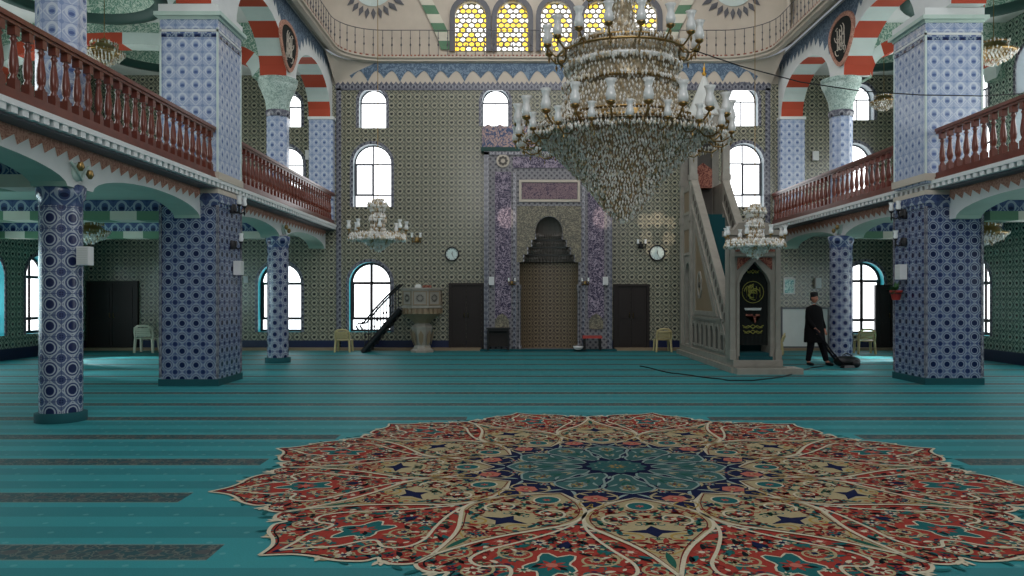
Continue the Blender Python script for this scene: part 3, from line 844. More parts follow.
        for k in range(28):
            an = 2*pi*k/28; rr = .17*(.8+.2*cos(5*an)); P.append(f(2.78+rr*1.5*cos(an), rr*sin(an)))
        fan(P, K['teal'], .0062); ribbon(P, .014, K['line'], .0067, True)
        flower(f, 2.78, 0, .10, K['red'], K['pink'], .0070, 8); leaf(f, 2.5, 0, pi, .2, .07, K['navy'], .0062)
        flower(f, 2.48, 0, .055, K['cream'], K['dred'], .0066, 6)
        flower(f, 3.2, 0, .06, K['line'], K['teal'], .0064, 6); leaf(f, 3.3, 0, 0, .16, .06, K['navy'], .0062)
    # scatter inside petals, one seed per petal kind so all petals agree
    def scatter(H_, seed, colors, skip, r0, r1, z, ang0, fs=1.0):
        rn = random.Random(seed); items = []
        r = r0
        while r < r1:
            t = .035
            while t < hw(H_, r)-.055:
                if not skip(r, t):
                    items.append((r+rn.uniform(-.025, .025), t+rn.uniform(-.02, .02), rn.random(), rn.uniform(0, 6.28), rn.choice(colors), rn.choice(colors)))
                t += .066
            r += .068
        for k in range(12):
            f = T(radians(ang0+30*k))
            for (r, t, q, an, c1, c2) in items:
                for s in (-1, 1):
                    g = (lambda f, s: (lambda a, b: f(a, s*b)))(f, s)
                    if q < .27: flower(g, r, t, .040*fs, K[c1], K[c2], z, 5, an)
                    elif q < .8:
                        leaf(g, r, t, an, .085*fs, .034*fs, K[c1], z, 3); leaf(g, r, t, an+2.3, .05, .024, K[c2], z)
                    else:
                        ribbon([g(x, y) for x, y in spiral(r, t, .045, .8, an, 1, 9)], .011, K[c1], z)
    scatter(redH, 3, ['line', 'teal', 'navy', 'cream', 'green', 'dark', 'cream', 'teal', 'dred'], lambda r, t: abs(r-2.78) < .27 and t < .17, 1.95, 3.4, .0056, 15)
    # cream petals
    for k in range(12):
        f = T(radians(30*k)); h = smooth(creamH)
        P = [f(r, t) for r, t in h]+[f(r, -t) for r, t in reversed(h[1:-1])]
        fan(P, K['cream'], .0082); ribbon(P, .028, K['line'], .0105, True)
        P2 = [f(1.15+(r-1.15)*.955+.03, t*.90) for r, t in h]+[f(1.15+(r-1.15)*.955+.03, -t*.90) for r, t in reversed(h[1:-1])]
        ribbon(P2, .010, K['dred'], .0103, True)
        # navy four-pointed cartouche, teal bud
        fan([f(2.02+dx, dy) for dx, dy in ((-.13, 0), (-.04, .05), (0, .19), (.04, .05), (.13, 0), (.04, -.05), (0, -.19), (-.04, -.05))], K['navy'], .0098)
        P = [f(1.38+.11*cos(2*pi*j/16), .10*sin(2*pi*j/16)) for j in range(16)]; fan(P, K['teal'], .0096); ribbon(P, .014, K['line'], .0102, True); flower(f, 1.38, 0, .04, K['pink'], K['red'], .0104, 6)
        for s in (-1, 1):
            for (r, t, R, tu, a0, sg) in ((1.72, .19, .15, 1.1, 0.3, 1), (1.62, .37, .07, 1, 3.5, -1), (2.15, .16, .09, 1.0, 2.6, 1)):
                ribbon([f(x, s*y) for x, y in spiral(r, t, R, tu, a0, sg)], lambda q: .022*(1-.5*q), K['line'] if R > .1 else K['gold'], .0100)
            g = smooth([(1.9, .42), (2.15, .30), (2.35, .17), (2.5, .03)]); ribbon([f(r, s*t) for r, t in g], .013, K['gold'], .0098)
            flower(f, 1.72, s*.19, .06, K['red'], K['line'], .0102, 6)
        flower(f, 2.36, 0, .05, K['red'], K['teal'], .0100, 6); leaf(f, 2.45, 0, 0, .3, .05, K['green'], .0096)
    scatter(creamH, 8, ['dred', 'teal', 'red', 'green', 'red', 'dred', 'red', 'navy'], lambda r, t: (abs(r-2.02) < .13 and t < .18) or (abs(r-1.38) < .12 and t < .12), 1.3, 2.9, .0090, 0, 1.3)
    # navy star with gold and red inlay
    P = []
    for k in range(12):
        a = radians(15+30*k); f = T(a)
        P += [f(1.56, 0)]; P += [T(a+radians(5))(1.3, 0), T(a+radians(15))(1.13, 0), T(a+radians(25))(1.3, 0)]
    fan(P, K['navy'], .0112)
    ribbon(P, .012, K['line'], .0116, True)
    for k in range(12):
        f = T(radians(15+30*k))
        fan([f(1.2+.085*cos(j*pi/3)*(1 if j % 3 else 1.2), .085*sin(j*pi/3)*1.3) for j in range(6)], K['pink'], .0120)
        flower(f, 1.2, 0, .05, K['red'], K['cream'], .0126, 6)
        for s in (-1, 1):
            leaf(f, 1.29, s*.03, s*.7, .13, .035, K['cream'], .0120, s*4); leaf(f, 1.36, 0, s*.25, .11, .028, K['gold'], .0122, -s*5)
            ribbon([f(x, s*y) for x, y in spiral(1.33, .11, .055, 1, 2, 1, 12)], .014, K['line'], .0124)
    for k in range(12):
        f = T(radians(15+30*k)); e = T(radians(30*k))
        for s in (-1, 1):
            ribbon([f(x, s*y) for x, y in smooth([(1.0, .06), (1.07, .14), (1.16, .17), (1.25, .12), (1.22, .06)])], .02, K['cream'], .0124)
            ribbon([f(x, s*y) for x, y in smooth([(1.3, .02), (1.36, .09), (1.44, .07), (1.5, .0)])], .014, K['gold'], .0124)
            leaf(e, 1.03, s*.03, s*1.1, .16, .035, K['grey'], .0123, -s*3)
            leaf(e, 1.06, s*.12, s*.9, .11, .03, K['cream'], .0123, s*3)
    # teal lobes
    for k in range(12):
        f = T(radians(30*k)); P = []
        for (r, t) in smooth([(.30, 0), (.40, .08), (.52, .10), (.62, .15), (.78, .215), (.9, .18), (.97, .08), (1.01, 0)]): P.append((r, t))
        PP = [f(r, t) for r, t in P]+[f(r, -t) for r, t in reversed(P[1:-1])]
        fan(PP, K['lteal'], .0130); ribbon(PP, .020, K['grey'], .0138, True)
        flower(f, .8, 0, .085, K['gold'], K['teal'], .0136, 8); flower(f, .8, 0, .05, K['cream'], K['dred'], .0142, 6)
        for s in (-1, 1):
            leaf(f, .72, 0, s*.8, .16, .035, K['grey'], .0136, -s*2); leaf(f, .90, s*.08, -s*1.9, .12, .03, K['cream'], .0136, s*3); leaf(f, .94, 0, s*2.2, .15, .03, K['grey'], .0135, s*3); leaf(f, .68, s*.08, s*.3, .12, .03, K['grey'], .0137, s*4); leaf(f, .5, 0, s*.5, .1, .02, K['cream'], .0137)
            leaf(f, .6, 0, s*.35, .14, .03, K['green'], .0134); leaf(f, .76, s*.14, 1.2*s, .06, .03, K['navy'], .0134)
            leaf(f, .46, s*.02, s*.2, .12, .022, K['grey'], .0136)
        g = T(radians(15+30*k)); leaf(g, .42, 0, 0, .24, .06, K['navy'], .0132); leaf(g, .40, 0, 0, .12, .03, K['grey'], .0138); leaf(g, .62, 0, 0, .4, .07, K['navy'], .0134); leaf(g, .7, 0, 0, .14, .04, K['grey'], .0140); leaf(g, .88, 0, .5, .14, .03, K['cream'], .0140, 3); leaf(g, .88, 0, -.5, .14, .03, K['cream'], .0140, -3); flower(g, .98, 0, .05, K['grey'], K['red'], .0141, 6)
    C_ = [(.31*cos(2*pi*k/40), .31*sin(2*pi*k/40)) for k in range(40)]
    P = [((.30+.022*cos(12*2*pi*k/96))*cos(2*pi*k/96), (.30+.022*cos(12*2*pi*k/96))*sin(2*pi*k/96)) for k in range(96)]
    fan(P, K['navy'], .0146); P = [(.87*x, .87*y) for x, y in P]; fan(P, K['lteal'], .0150)
    for k in range(12):
        f = T(radians(15+30*k)); leaf(f, .1, 0, 0, .15, .035, K['teal'], .0154); flower(f, .2, 0, .02, K['grey'], K['cream'], .0156, 5)
    flower(T(0), 0, 0, .09, K['gold'], K['lteal'], .0156, 8)
    o = mb.build('floral_medallion', ['r_'+k for k in keys], loc=(cx, cy, 0))
    tag(o, 'huge twelve-petalled red, cream and navy floral medallion woven in the teal carpet', 'carpet medallion')
rug()
# ================================================================ CHANDELIERS
def crystals(rows, dens, size, seed, jit=.012):
    """rows: (r,z); octahedral drops hung on rings"""
    mb = MB(); rn = random.Random(seed)
    for (r, z) in rows:
        n = max(3, int(2*pi*r/dens)); ph = rn.uniform(0, 1)
        for k in range(n):
            a = 2*pi*(k+ph)/n+rn.uniform(-.3, .3)/n; s = size*rn.uniform(.7, 1.35); rr = r+rn.uniform(-jit, jit)
            mb.octa((rr*cos(a), rr*sin(a), z+rn.uniform(-jit, jit)), s*.55, s, rn.uniform(0, 1.5))
    return mb
def lerp_rows(prof, step):
    out = []
    for (a, b) in zip(prof, prof[1:]):
        n = max(1, int(sqrt((a[0]-b[0])**2+(a[1]-b[1])**2)/step))
        for k in range(n): t = k/n; out.append((a[0]+(b[0]-a[0])*t, a[1]+(b[1]-a[1])*t))
    out.append(prof[-1]); return out
def cup_me(s=1.0):
    m = MB(); m.lathe([(.020*s, 0), (.036*s, .012*s), (.042*s, .045*s), (.034*s, .08*s), (.026*s, .105*s), (.034*s, .14*s), (.048*s, .165*s), (.045*s, .165*s), (.031*s, .14*s), (.023*s, .105*s), (.03*s, .08*s), (.037*s, .045*s), (.03*s, .016*s)], seg=10, caps=False)
    return m.mesh('glass_shade', ['glass_white'])
def arm_me(l, s=1.0):
    m = MB(); m.tube([(-l, 0, -.03*s), (-l*.8, 0, -.09*s), (-l*.4, 0, -.10*s), (-.03*s, 0, -.06*s), (0, 0, -.02*s)], .009*s, 5)
    m.lathe([(.012*s, -.03*s), (.035*s, -.015*s), (.04*s, 0), (.018*s, .008*s)], seg=8)
    m.octa((-l*.4, 0, -.14*s), .012*s, .035*s); m.octa((0, 0, -.06*s), .012*s, .035*s)
    return m.mesh('arm', ['brass'])
def cups(t, R, z, n, s, l, ph=0):
    cm, am = cup_me(s), arm_me(l, s)
    for k in range(n):
        a = 2*pi*(k+ph)/n
        for me, nm in ((am, 'arm'), (cm, 'glass_shade')):
            o = bpy.data.objects.new(nm, me); C.objects.link(o); o.parent = t; o.location = (R*cos(a), R*sin(a), z); o.rotation_euler = (0, 0, a)
def torus(m, R, z, r, mm=0, seg=40): m.tube([(R*cos(2*pi*k/seg), R*sin(2*pi*k/seg), z) for k in range(seg)], r, 6, mm, closed=True)
M['crystal_body'] = mat('smoky_crystal_body', lambda: mixc(noise(26, 3), L('857458'), L('d0c2a6')), .25, .8, metal=.4)
def big_chandelier():
    t = thing('grand_chandelier', (.985, 7.42, 2.28), 'enormous tiered crystal chandelier with tulip glass shades hanging over the medallion', 'chandelier')
    def zz(z): return z-2.28
    cone = [(.80, 3.06), (.72, 3.00), (.60, 2.90), (.47, 2.77), (.36, 2.66), (.25, 2.52), (.13, 2.37), (.05, 2.30)]
    m = MB(); m.lathe([(r*.92, zz(z)+.02) for r, z in cone], seg=32, caps=False); m.lathe([(.86, zz(3.07)), (.74, zz(3.09)), (.62, zz(3.2))], seg=32, caps=False); m.build('lower_bowl', ['crystal_body'], t)
    o = crystals(lerp_rows([(r+.01, zz(z)) for r, z in cone], .022), .026, .018, 1).build('crystal_drops', ['crystal'], t); o['kind'] = 'stuff'
    m = MB(); m.ball((0, 0, zz(2.285)), .028); m.build('finial', ['crystal'], t)
    # gold ring band
    m = MB(); torus(m, .83, zz(3.10), .015); torus(m, .70, zz(3.13), .018); torus(m, .60, zz(3.22), .014)
    for k in range(20):
        a = 2*pi*k/20; m.box((.78*cos(a), .78*sin(a), zz(3.12)), (.07, .05, .06), rz=a)
    m.build('ring', ['brass'], t)
    # middle dome and drum
    dome = [(.64, 3.16), (.60, 3.26), (.54, 3.38), (.50, 3.50)]
    m = MB(); m.lathe([(r*.95, zz(z)) for r, z in dome]+[(.47, zz(3.52)), (.49, zz(3.85)), (.4, zz(3.9))], seg=32, caps=False); m.build('drum', ['crystal_body'], t)
    rows = [(.84, zz(3.085)), (.85, zz(3.10)), (.84, zz(3.06)), (.80, zz(3.12)), (.72, zz(3.15)), (.92, zz(3.02)), (.97, zz(3.0))]+lerp_rows([(r, zz(z)) for r, z in dome], .035)+[(.50, zz(3.54+.045*k)) for k in range(8)]
    o = crystals(rows, .034, .020, 2).build('crystal_drops', ['crystal'], t); o['kind'] = 'stuff'
    m = MB(); torus(m, .51, zz(3.52), .016); torus(m, .52, zz(3.70), .020, 1); torus(m, .53, zz(3.86), .018); torus(m, .60, zz(3.80), .012)
    m.build('ring', ['brass', 'glass_white'], t)
    o = crystals([(.535, zz(3.70)), (.53, zz(3.68)), (.55, zz(3.85)), (.55, zz(3.52))], .03, .026, 5).build('crystal_garland', ['crystal'], t); o['kind'] = 'stuff'
    cups(t, .97, zz(3.17), 20, 1.08, .2, .28)
    cups(t, .99, zz(3.04), 20, .8, .2, .78)
    cups(t, .70, zz(3.90), 16, 1.05, .18, .25)
    top = [(.48, 3.90), (.28, 3.97), (.16, 4.08), (.11, 4.3), (.12, 4.5), (.30, 4.7), (.2, 4.9), (.06, 5.2)]
    m = MB(); m.lathe([(r*.8, zz(z)) for r, z in top], seg=24, caps=False); m.build('crown', ['crystal_body'], t)
    o = crystals(lerp_rows([(r, zz(z)) for r, z in top], .05), .04, .022, 3).build('crystal_drops', ['crystal'], t); o['kind'] = 'stuff'
    cups(t, .42, zz(4.5), 10, 1, .15)
    m = MB(); m.tube([(0, 0, zz(2.4)), (0, 0, zz(5.2))], .03, 8); m.tube([(0, 0, zz(5.1)), (0, 0, zz(14))], .015, 6); m.build('stem', ['gold'], t)
big_chandelier()
def small_chandelier(x, y, z, s, label, group, top):
    t = thing('crystal_chandelier', (x, y, z), label, 'chandelier', group)
    cone = [(.30*s, .26*s), (.26*s, .20*s), (.16*s, .10*s), (.05*s, .01*s)]
    m = MB(); m.lathe([(r*.8, a+.01) for r, a in cone], seg=16, caps=False); m.lathe([(.3*s, .27*s), (.1*s, .33*s), (.07*s, .5*s), (.11*s, .6*s), (.04*s, .7*s), (.13*s, .86*s), (.03*s, .95*s)], seg=14, caps=False); m.build('body', ['crystal_body'], t)
    o = crystals(lerp_rows(cone, .04*s)+[(.13*s, .38*s), (.12*s, .45*s), (.15*s, .55*s), (.14*s, .6*s), (.17*s, .84*s), (.15*s, .8*s), (.52*s, .2*s), (.5*s, .24*s), (.42*s, .2*s), (.08*s, .5*s), (.10*s, .66*s), (.12*s, .63*s), (.1*s, .88*s), (.18*s, .80*s), (.4*s, .26*s), (.36*s, .3*s), (.32*s, .24*s), (.24*s, .16*s), (.2*s, .12*s), (.12*s, .05*s), (.48*s, .28*s), (.1*s, .42*s), (.09*s, .58*s), (.13*s, .74*s), (.09*s, .92*s)], .030*s, .036*s, 7).build('crystal_drops', ['crystal'], t); o['kind'] = 'stuff'
    m = MB(); torus(m, .34*s, .28*s, .018*s, seg=24); m.build('ring', ['brass'], t)
    cups(t, .52*s, .38*s, 8, .95*s, .22*s, .3)
    m = MB(); m.tube([(0, 0, .9*s), (0, 0, top-z)], .008, 5); m.build('chain', ['brass'], t)
small_chandelier(-2.73, 15.8, 2.48, 1.08, 'small crystal chandelier hanging above left of the marble pulpit', 'crystal chandeliers hung in the hall', 12)
small_chandelier(4.72, 15.8, 2.34, 1.12, 'small crystal chandelier hanging in front of the minbar doorway', 'crystal chandeliers hung in the hall', 12)
def lantern(x, y, z, s, label, top, group):
    t = thing('crystal_pendant', (x, y, z), label, 'ceiling light', group)
    m = MB(); torus(m, .26*s, .16*s, .02*s, seg=20); torus(m, .17*s, .28*s, .014*s, seg=16); m.lathe([(.24*s, .16*s), (.1*s, .3*s), (.03*s, .36*s)], seg=12, caps=False); m.tube([(0, 0, .3*s), (0, 0, top-z)], .008, 5); m.build('frame', ['brass'], t)
    o = crystals(lerp_rows([(.27*s, .16*s), (.2*s, .08*s), (.05*s, 0)], .035*s)+[(.18*s, .28*s), (.14*s, .22*s)], .045*s, .026*s, 9).build('crystal_drops', ['crystal'], t); o['kind'] = 'stuff'
lantern(-8.3, 15.6, 2.62, 1.3, 'crystal pendant under the left gallery beside the near round column', 3.3, 'crystal pendants under the galleries')
lantern(9.2, 15.6, 2.6, 1.3, 'crystal pendant under the right gallery beside the square pillar', 3.3, 'crystal pendants under the galleries')
lantern(-8.75, 17.0, 6.5, 1.5, 'crystal pendant on the left upper gallery above the railing', 8.9, 'crystal pendants on the upper galleries')
lantern(10.15, 17.0, 6.5, 1.6, 'crystal pendant on the right upper gallery beside the pillar', 8.9, 'crystal pendants on the upper galleries')
lantern(9.75, 21.2, 6.5, 1.3, 'crystal pendant on the right upper gallery between column and pillar', 8.9, 'crystal pendants on the upper galleries')
# cable from the chandelier to the right railing
m = MB(); pts = [at(690, 49, 7.45), at(740, 66, 7.6), at(800, 82, 7.8), at(860, 91, 8.1), at(920, 95, 8.4), at(980, 96, 8.8), at(1050, 92, 9.3), Vector((7.45, 9.9, 4.52))]
m.tube([(p.x, p.y, p.z) for p in pts], .006, 5)
tag(m.build('cable', ['dark_metal']), 'thin dark cable sagging from the great chandelier towards the right gallery railing', 'cable')
# ================================================================ MIHRAB
class OB(MB):
    """mesh built in world coordinates, stored relative to a base point"""
    def __init__(s, o): super().__init__(); s.o = o
    def mesh(s, name, mats):
        s.v = [(a-s.o[0], b-s.o[1], c-s.o[2]) for a, b, c in s.v]; return super().mesh(name, mats)
def mihrab():
    O = (.94, 23.05, 0); D = 23.05
    M['calli'] = script('purple_calligraphy_tile', L('2c2443'), L('9a8c9c'), 7, .035)
    M['calli_light'] = script('mauve_calligraphy_tile', L('83696f'), L('3f2c44'), 8, .03)
    M['flor'] = script('pink_floral_tile', L('b0938c'), L('3a4b70'), 6, .04)
    M['lace'] = script('beige_lace_tile', L('908872'), L('5a564c'), 9, .06)
    t = thing('mihrab', O, 'tall tiled prayer niche with stepped stalactite hood between two dark doors', 'mihrab')
    x0, x1, z0, z1 = pxw(484, 612, 152, 350, D); z0 = 0
    px = lambda p: (p-CX)/F*D
    pz = lambda y: H+(CY-y)/F*D
    niche = [(px(519.5), .05), (px(578.5), .05), (px(578.5), pz(262)), (px(574.5), pz(262)), (px(574.5), pz(254.5)), (px(570.5), pz(254.5)), (px(570.5), pz(247)), (px(566.5), pz(247)), (px(566.5), pz(239.5)), (px(562.5), pz(239.5))]
    cxn = px(549)
    arc = [(cxn+(px(562.5)-cxn)*cos(pi*k/12), pz(232)+(pz(216.5)-pz(232))*sin(pi*k/12)) for k in range(13)]
    left = [(2*cxn-a, b) for a, b in reversed(niche[2:])]
    poly = niche+arc+left
    m = OB(O); m.prism([(x0, z0), (x1, z0), (x1, z1), (x0, z1)], FX, D, D+.25, 0, holes=[poly], both=False, mside=0); m.build('surround', ['mihrab_tile'], t)
    m = OB(O)
    for (a, b, c, d) in ((484, 489, 152, 350), (607, 612, 152, 350), (484, 612, 151, 155), (513, 516, 172, 350), (582, 585, 172, 350)):
        X0, X1, Z0, Z1 = pxw(a, b, c, d, D); m.b6(X0, X1, D-.05, D+.05, max(0, Z0), Z1)
    m.build('moulding', ['border_tile'], t)
    m = OB(O)
    for (a, b, c, d) in ((495, 511, 172, 318), (588, 604, 172, 318), (513, 585, 157, 168)):
        X0, X1, Z0, Z1 = pxw(a, b, c, d, D); m.b6(X0, X1, D-.03, D+.02, Z0, Z1)
    m.build('inscription_band', ['calli'], t)
    m = OB(O); X0, X1, Z0, Z1 = pxw(522, 577, 183, 199, D); m.b6(X0, X1, D-.03, D+.02, Z0, Z1); X0, X1, Z0, Z1 = pxw(519, 580, 180, 202, D); m.prism([(X0, Z0), (X1, Z0), (X1, Z1), (X0, Z1)], FX, D-.05, D, 1, holes=[[(X0+.07, Z0+.07), (X1-.07, Z0+.07), (X1-.07, Z1-.07), (X0+.07, Z1-.07)]]); m.build('inscription_panel', ['calli_light', 'cream'], t)
    m = OB(O); X0, X1, Z0, Z1 = pxw(517, 581, 206, 262.2, D); m.prism([(X0, Z0), (px(518.8), Z0)]+[(a-.0, b) for a, b in [(2*cxn-q[0]-.015, q[1]) for q in niche[2:]]]+[(cxn-(px(562.5)-cxn)*cos(pi*k/12)*1.02, pz(232)+(pz(216)-pz(232))*sin(pi*k/12)) for k in range(13)]+[(q[0]+.015, q[1]) for q in reversed(niche[2:])]+[(X1, Z0), (X1, Z1), (X0, Z1)], FX, D-.015, D, 0); m.build('hood_surround', ['lace'], t)
    for a in (503, 597):
        m = OB(O); c = (px(a), D-.03, pz(161)); R = .19
        m.prism([(c[0]+R*cos(2*pi*k/20), c[2]+R*sin(2*pi*k/20)) for k in range(20)], FX, D-.045, D, 0)
        for k in range(8):
            q = 2*pi*k/8; m.prism([(c[0]+.1*cos(q)+.045*cos(2*pi*j/6), c[2]+.1*sin(q)+.045*sin(2*pi*j/6)) for j in range(6)], FX, D-.055, D, 1)
        m.build('roundel', ['cream', 'marble_dark'], t)
    for a in (502, 596):
        m = OB(O); X = px(a); m.prism([(X-.2, .62), (X+.2, .62), (X+.2, .85), (X+.12, 1.0), (X, 1.07), (X-.12, 1.0), (X-.2, .85)], FX, D-.05, D, 0); m.build('arched_tile', ['lace'], t)
    # crest
    m = OB(O); X0, X1, Z0, Z1 = pxw(482, 614, 128, 148, D); m.b6(X0, X1, D+.02, D+.24, Z0, Z1); n = 11
    m.prism([(X0, Z1), (X1, Z1)]+[(X1-(X1-X0)*k/(2*n), Z1+(.12 if k % 2 else .02)) for k in range(2*n+1)], FX, D+.03, D+.2, 0); m.build('crest', ['flor'], t)
    m = OB(O); X0, X1, Z0, Z1 = pxw(481, 615, 147.5, 151.5, D); m.b6(X0, X1, D-.08, D+.24, Z0, Z1); m.build('cornice', ['dark_green'], t)
    # niche body
    R0 = px(578.5)-cxn+.02
    def half(r, za, zb, m, mm=0, flute=0, seg=24, dy=0):
        rows = []
        for (zz, e) in ((za, 0), (zb, 0)):
            rows.append([(cxn-(r+flute*(k % 2))*cos(pi*k/seg), D+.02+dy+(r+flute*(k % 2))*.75*sin(pi*k/seg), zz) for k in range(seg+1)])
        m.grid(rows, mm, (lambda a, b: (pi*r*b/seg, (za, zb)[a])), smooth=False)
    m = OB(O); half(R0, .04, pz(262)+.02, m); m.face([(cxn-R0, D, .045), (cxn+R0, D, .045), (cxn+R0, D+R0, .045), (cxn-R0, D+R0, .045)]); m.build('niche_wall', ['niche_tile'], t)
    m = OB(O); zs = [pz(262), pz(254.5), pz(247), pz(239.5), pz(232)]; ws = [px(578.5)-cxn, px(574.5)-cxn, px(570.5)-cxn, px(566.5)-cxn, px(562.5)-cxn]
    for i in range(5):
        r = ws[i]+.01; r2 = (ws[i+1] if i < 4 else 0)+.01
        zt_ = zs[i+1] if i < 4 else pz(217)
        seg = 22-2*i
        if i < 4:
            # flat ledge facing down and a row of little niches
            rows = [[(cxn-rr*cos(pi*k/seg), D+.02+rr*.75*sin(pi*k/seg), z_) for k in range(seg+1)] for rr, z_ in ((r+.05, zs[i]), (r2-.03, zs[i]+.02), (r2-.03, zt_))]
            m.grid(rows, 0, smooth=False)
            for k in range(seg):
                a = pi*(k+.5)/seg; rr = r2-.05
                m.octa((cxn-rr*cos(a), D+.02+rr*.75*sin(a), (zs[i]+zt_)/2), .045, .10, a); 
        else:
            rows = []
            for j in range(8):
                tt = pi/2*j/7; rows.append([(cxn-(r+.012*(k % 2))*cos(tt)*cos(pi*k/seg), D+.02+(r+.012*(k % 2))*cos(tt)*.75*sin(pi*k/seg), zs[4]-.06+(zt_-zs[4]+.1)*sin(tt)) for k in range(seg+1)])
            m.grid(rows, 0, smooth=False)
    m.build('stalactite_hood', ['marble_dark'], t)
    for s in (-1, 1):
        m = OB(O); X = cxn+s*(R0-.02); m.lathe([(.05, .1), (.035, .2), (.035, 1.7), (.06, 1.8), (.06, 1.9)], (X, D-.04, 0), 10); m.lathe([(.07, .04), (.07, .12), (.05, .16)], (X, D-.04, 0), 10)
        m.build('colonnette', ['mihrab_tile'], t)
    m = OB(O); m.b6(x0-.1, x1+.1, D-.35, D, 0, .05); m.build('plinth', ['teal_carpet'], t)
    return px, pz, D
mpx, mpz, MD = mihrab()
# ================================================================ PULPIT (kursu) AND ITS STAIR
def kursu():
    c = (-2.63, 22.45, 0)
    t = thing('marble_pulpit', c, 'small octagonal marble preaching pulpit on a goblet-shaped foot beside the left dark door', 'pulpit')
    m = MB(); m.lathe([(.34, 0), (.34, .06), (.27, .10), (.22, .2), (.30, .62), (.32, .70), (.27, .76), (.20, .80), (.22, .84)], seg=8, smooth=False, ph=pi/8)
    for k in range(8):
        a = 2*pi*k/8+0; r = .27
        m.prism([(-.05, .3), (0, .2), (.05, .3), (.07, .5), (0, .62), (-.07, .5)], lambda x, z, d, a=a, r=r: ((r-.035+.09*(z-.2)/.4+d)*cos(a)-x*sin(a), (r-.035+.09*(z-.2)/.4+d)*sin(a)+x*cos(a), z), 0, .012, 1)
    m.build('foot', ['marble', 'marble_tan'], t)
    m = MB(); m.lathe([(.22, .82), (.42, .98), (.56, 1.08), (.56, 1.24)], seg=8, smooth=False, ph=pi/8)
    for k in range(24):
        a = 2*pi*k/24; m.box((.545*cos(a), .545*sin(a), 1.15), (.05, .07, .14), rz=a)
    m.build('bracket_band', ['marble_tan'], t)
    m = MB(); m.lathe([(.60, 1.24), (.60, 1.28), (.57, 1.29), (.57, 1.74), (.61, 1.75), (.61, 1.80), (.54, 1.80), (.54, 1.3)], seg=8, smooth=False, ph=pi/8, caps=False); m.build('parapet', ['marble'], t)
    m = MB()
    for k in range(8):
        a = 2*pi*k/8; r = .57*cos(pi/8)+.004
        fn = lambda x, z, d, a=a, r=r: ((r+d)*cos(a)-x*sin(a), (r+d)*sin(a)+x*cos(a), z)
        m.prism([(-.19, 1.32), (.19, 1.32), (.19, 1.71), (-.19, 1.71)], fn, 0, .012, 0, holes=[[(-.165, 1.345), (.165, 1.345), (.165, 1.685), (-.165, 1.685)]])
        for j in range(12):
            b = 2*pi*j/12; m.prism([(.12*cos(b), 1.515+.12*sin(b)), (.09*cos(b+.2), 1.515+.09*sin(b+.2)), (.045*cos(b), 1.515+.045*sin(b)), (.09*cos(b-.2), 1.515+.09*sin(b-.2))], fn, 0, .01, 1)
    m.build('carved_panel', ['marble_tan', 'marble_dark'], t)
    m = MB(); m.lathe([(.001, 1.3), (.56, 1.3)], seg=8, ph=pi/8, caps=False); m.build('seat_floor', ['marble_dark'], t)
    # cushion lying on the rim
    m = MB(); m.box((-2.72, 22.3, 1.83), (.2, .16, .06), top=.8); m.box((-2.72, 22.3, 1.88), (.16, .12, .04), top=.6); tag(m.build('folded_cloth', ['board']), 'folded white cloth on the rim of the marble pulpit', 'cloth')
    m = MB(); m.box((-2.48, 22.35, 1.83), (.24, .16, .05)); m.box((-2.48, 22.35, 1.865), (.22, .14, .02), 0); tag(m.build('book', ['redbrown']), 'brown book lying on the rim of the marble pulpit', 'book')
    s = thing('iron_stair', (-3.63, 22.45, 0), 'black iron stair with curled railing leading up to the marble pulpit', 'staircase')
    n = 7
    for k in range(n):
        m = MB(); m.box((-.50+k*.14, 0, .10+k*.17), (.2, .5, .09)); m.build('step', ['dark_metal'], s)
    for sy in (-.26, .26):
        m = MB(); m.tube([(-.62, sy, .0), (.42, sy, 1.22)], .085, 4); m.build('stringer', ['dark_metal'], s)
        m = MB(); m.tube([(-.72, sy, .62), (-.80, sy, .72), (-.74, sy, .82), (-.62, sy, .80), (-.3, sy, 1.2), (.1, sy, 1.62), (.42, sy, 1.9)], .028, 6)
        for k in range(6): m.tube([(-.56+k*.17, sy, .07+k*.2), (-.56+k*.17, sy, .86+k*.2)], .013, 4); m.ball((-.56+k*.17, sy, .5+k*.2), .035, 6, 4)
        m.build('handrail', ['dark_metal'], s)
kursu()
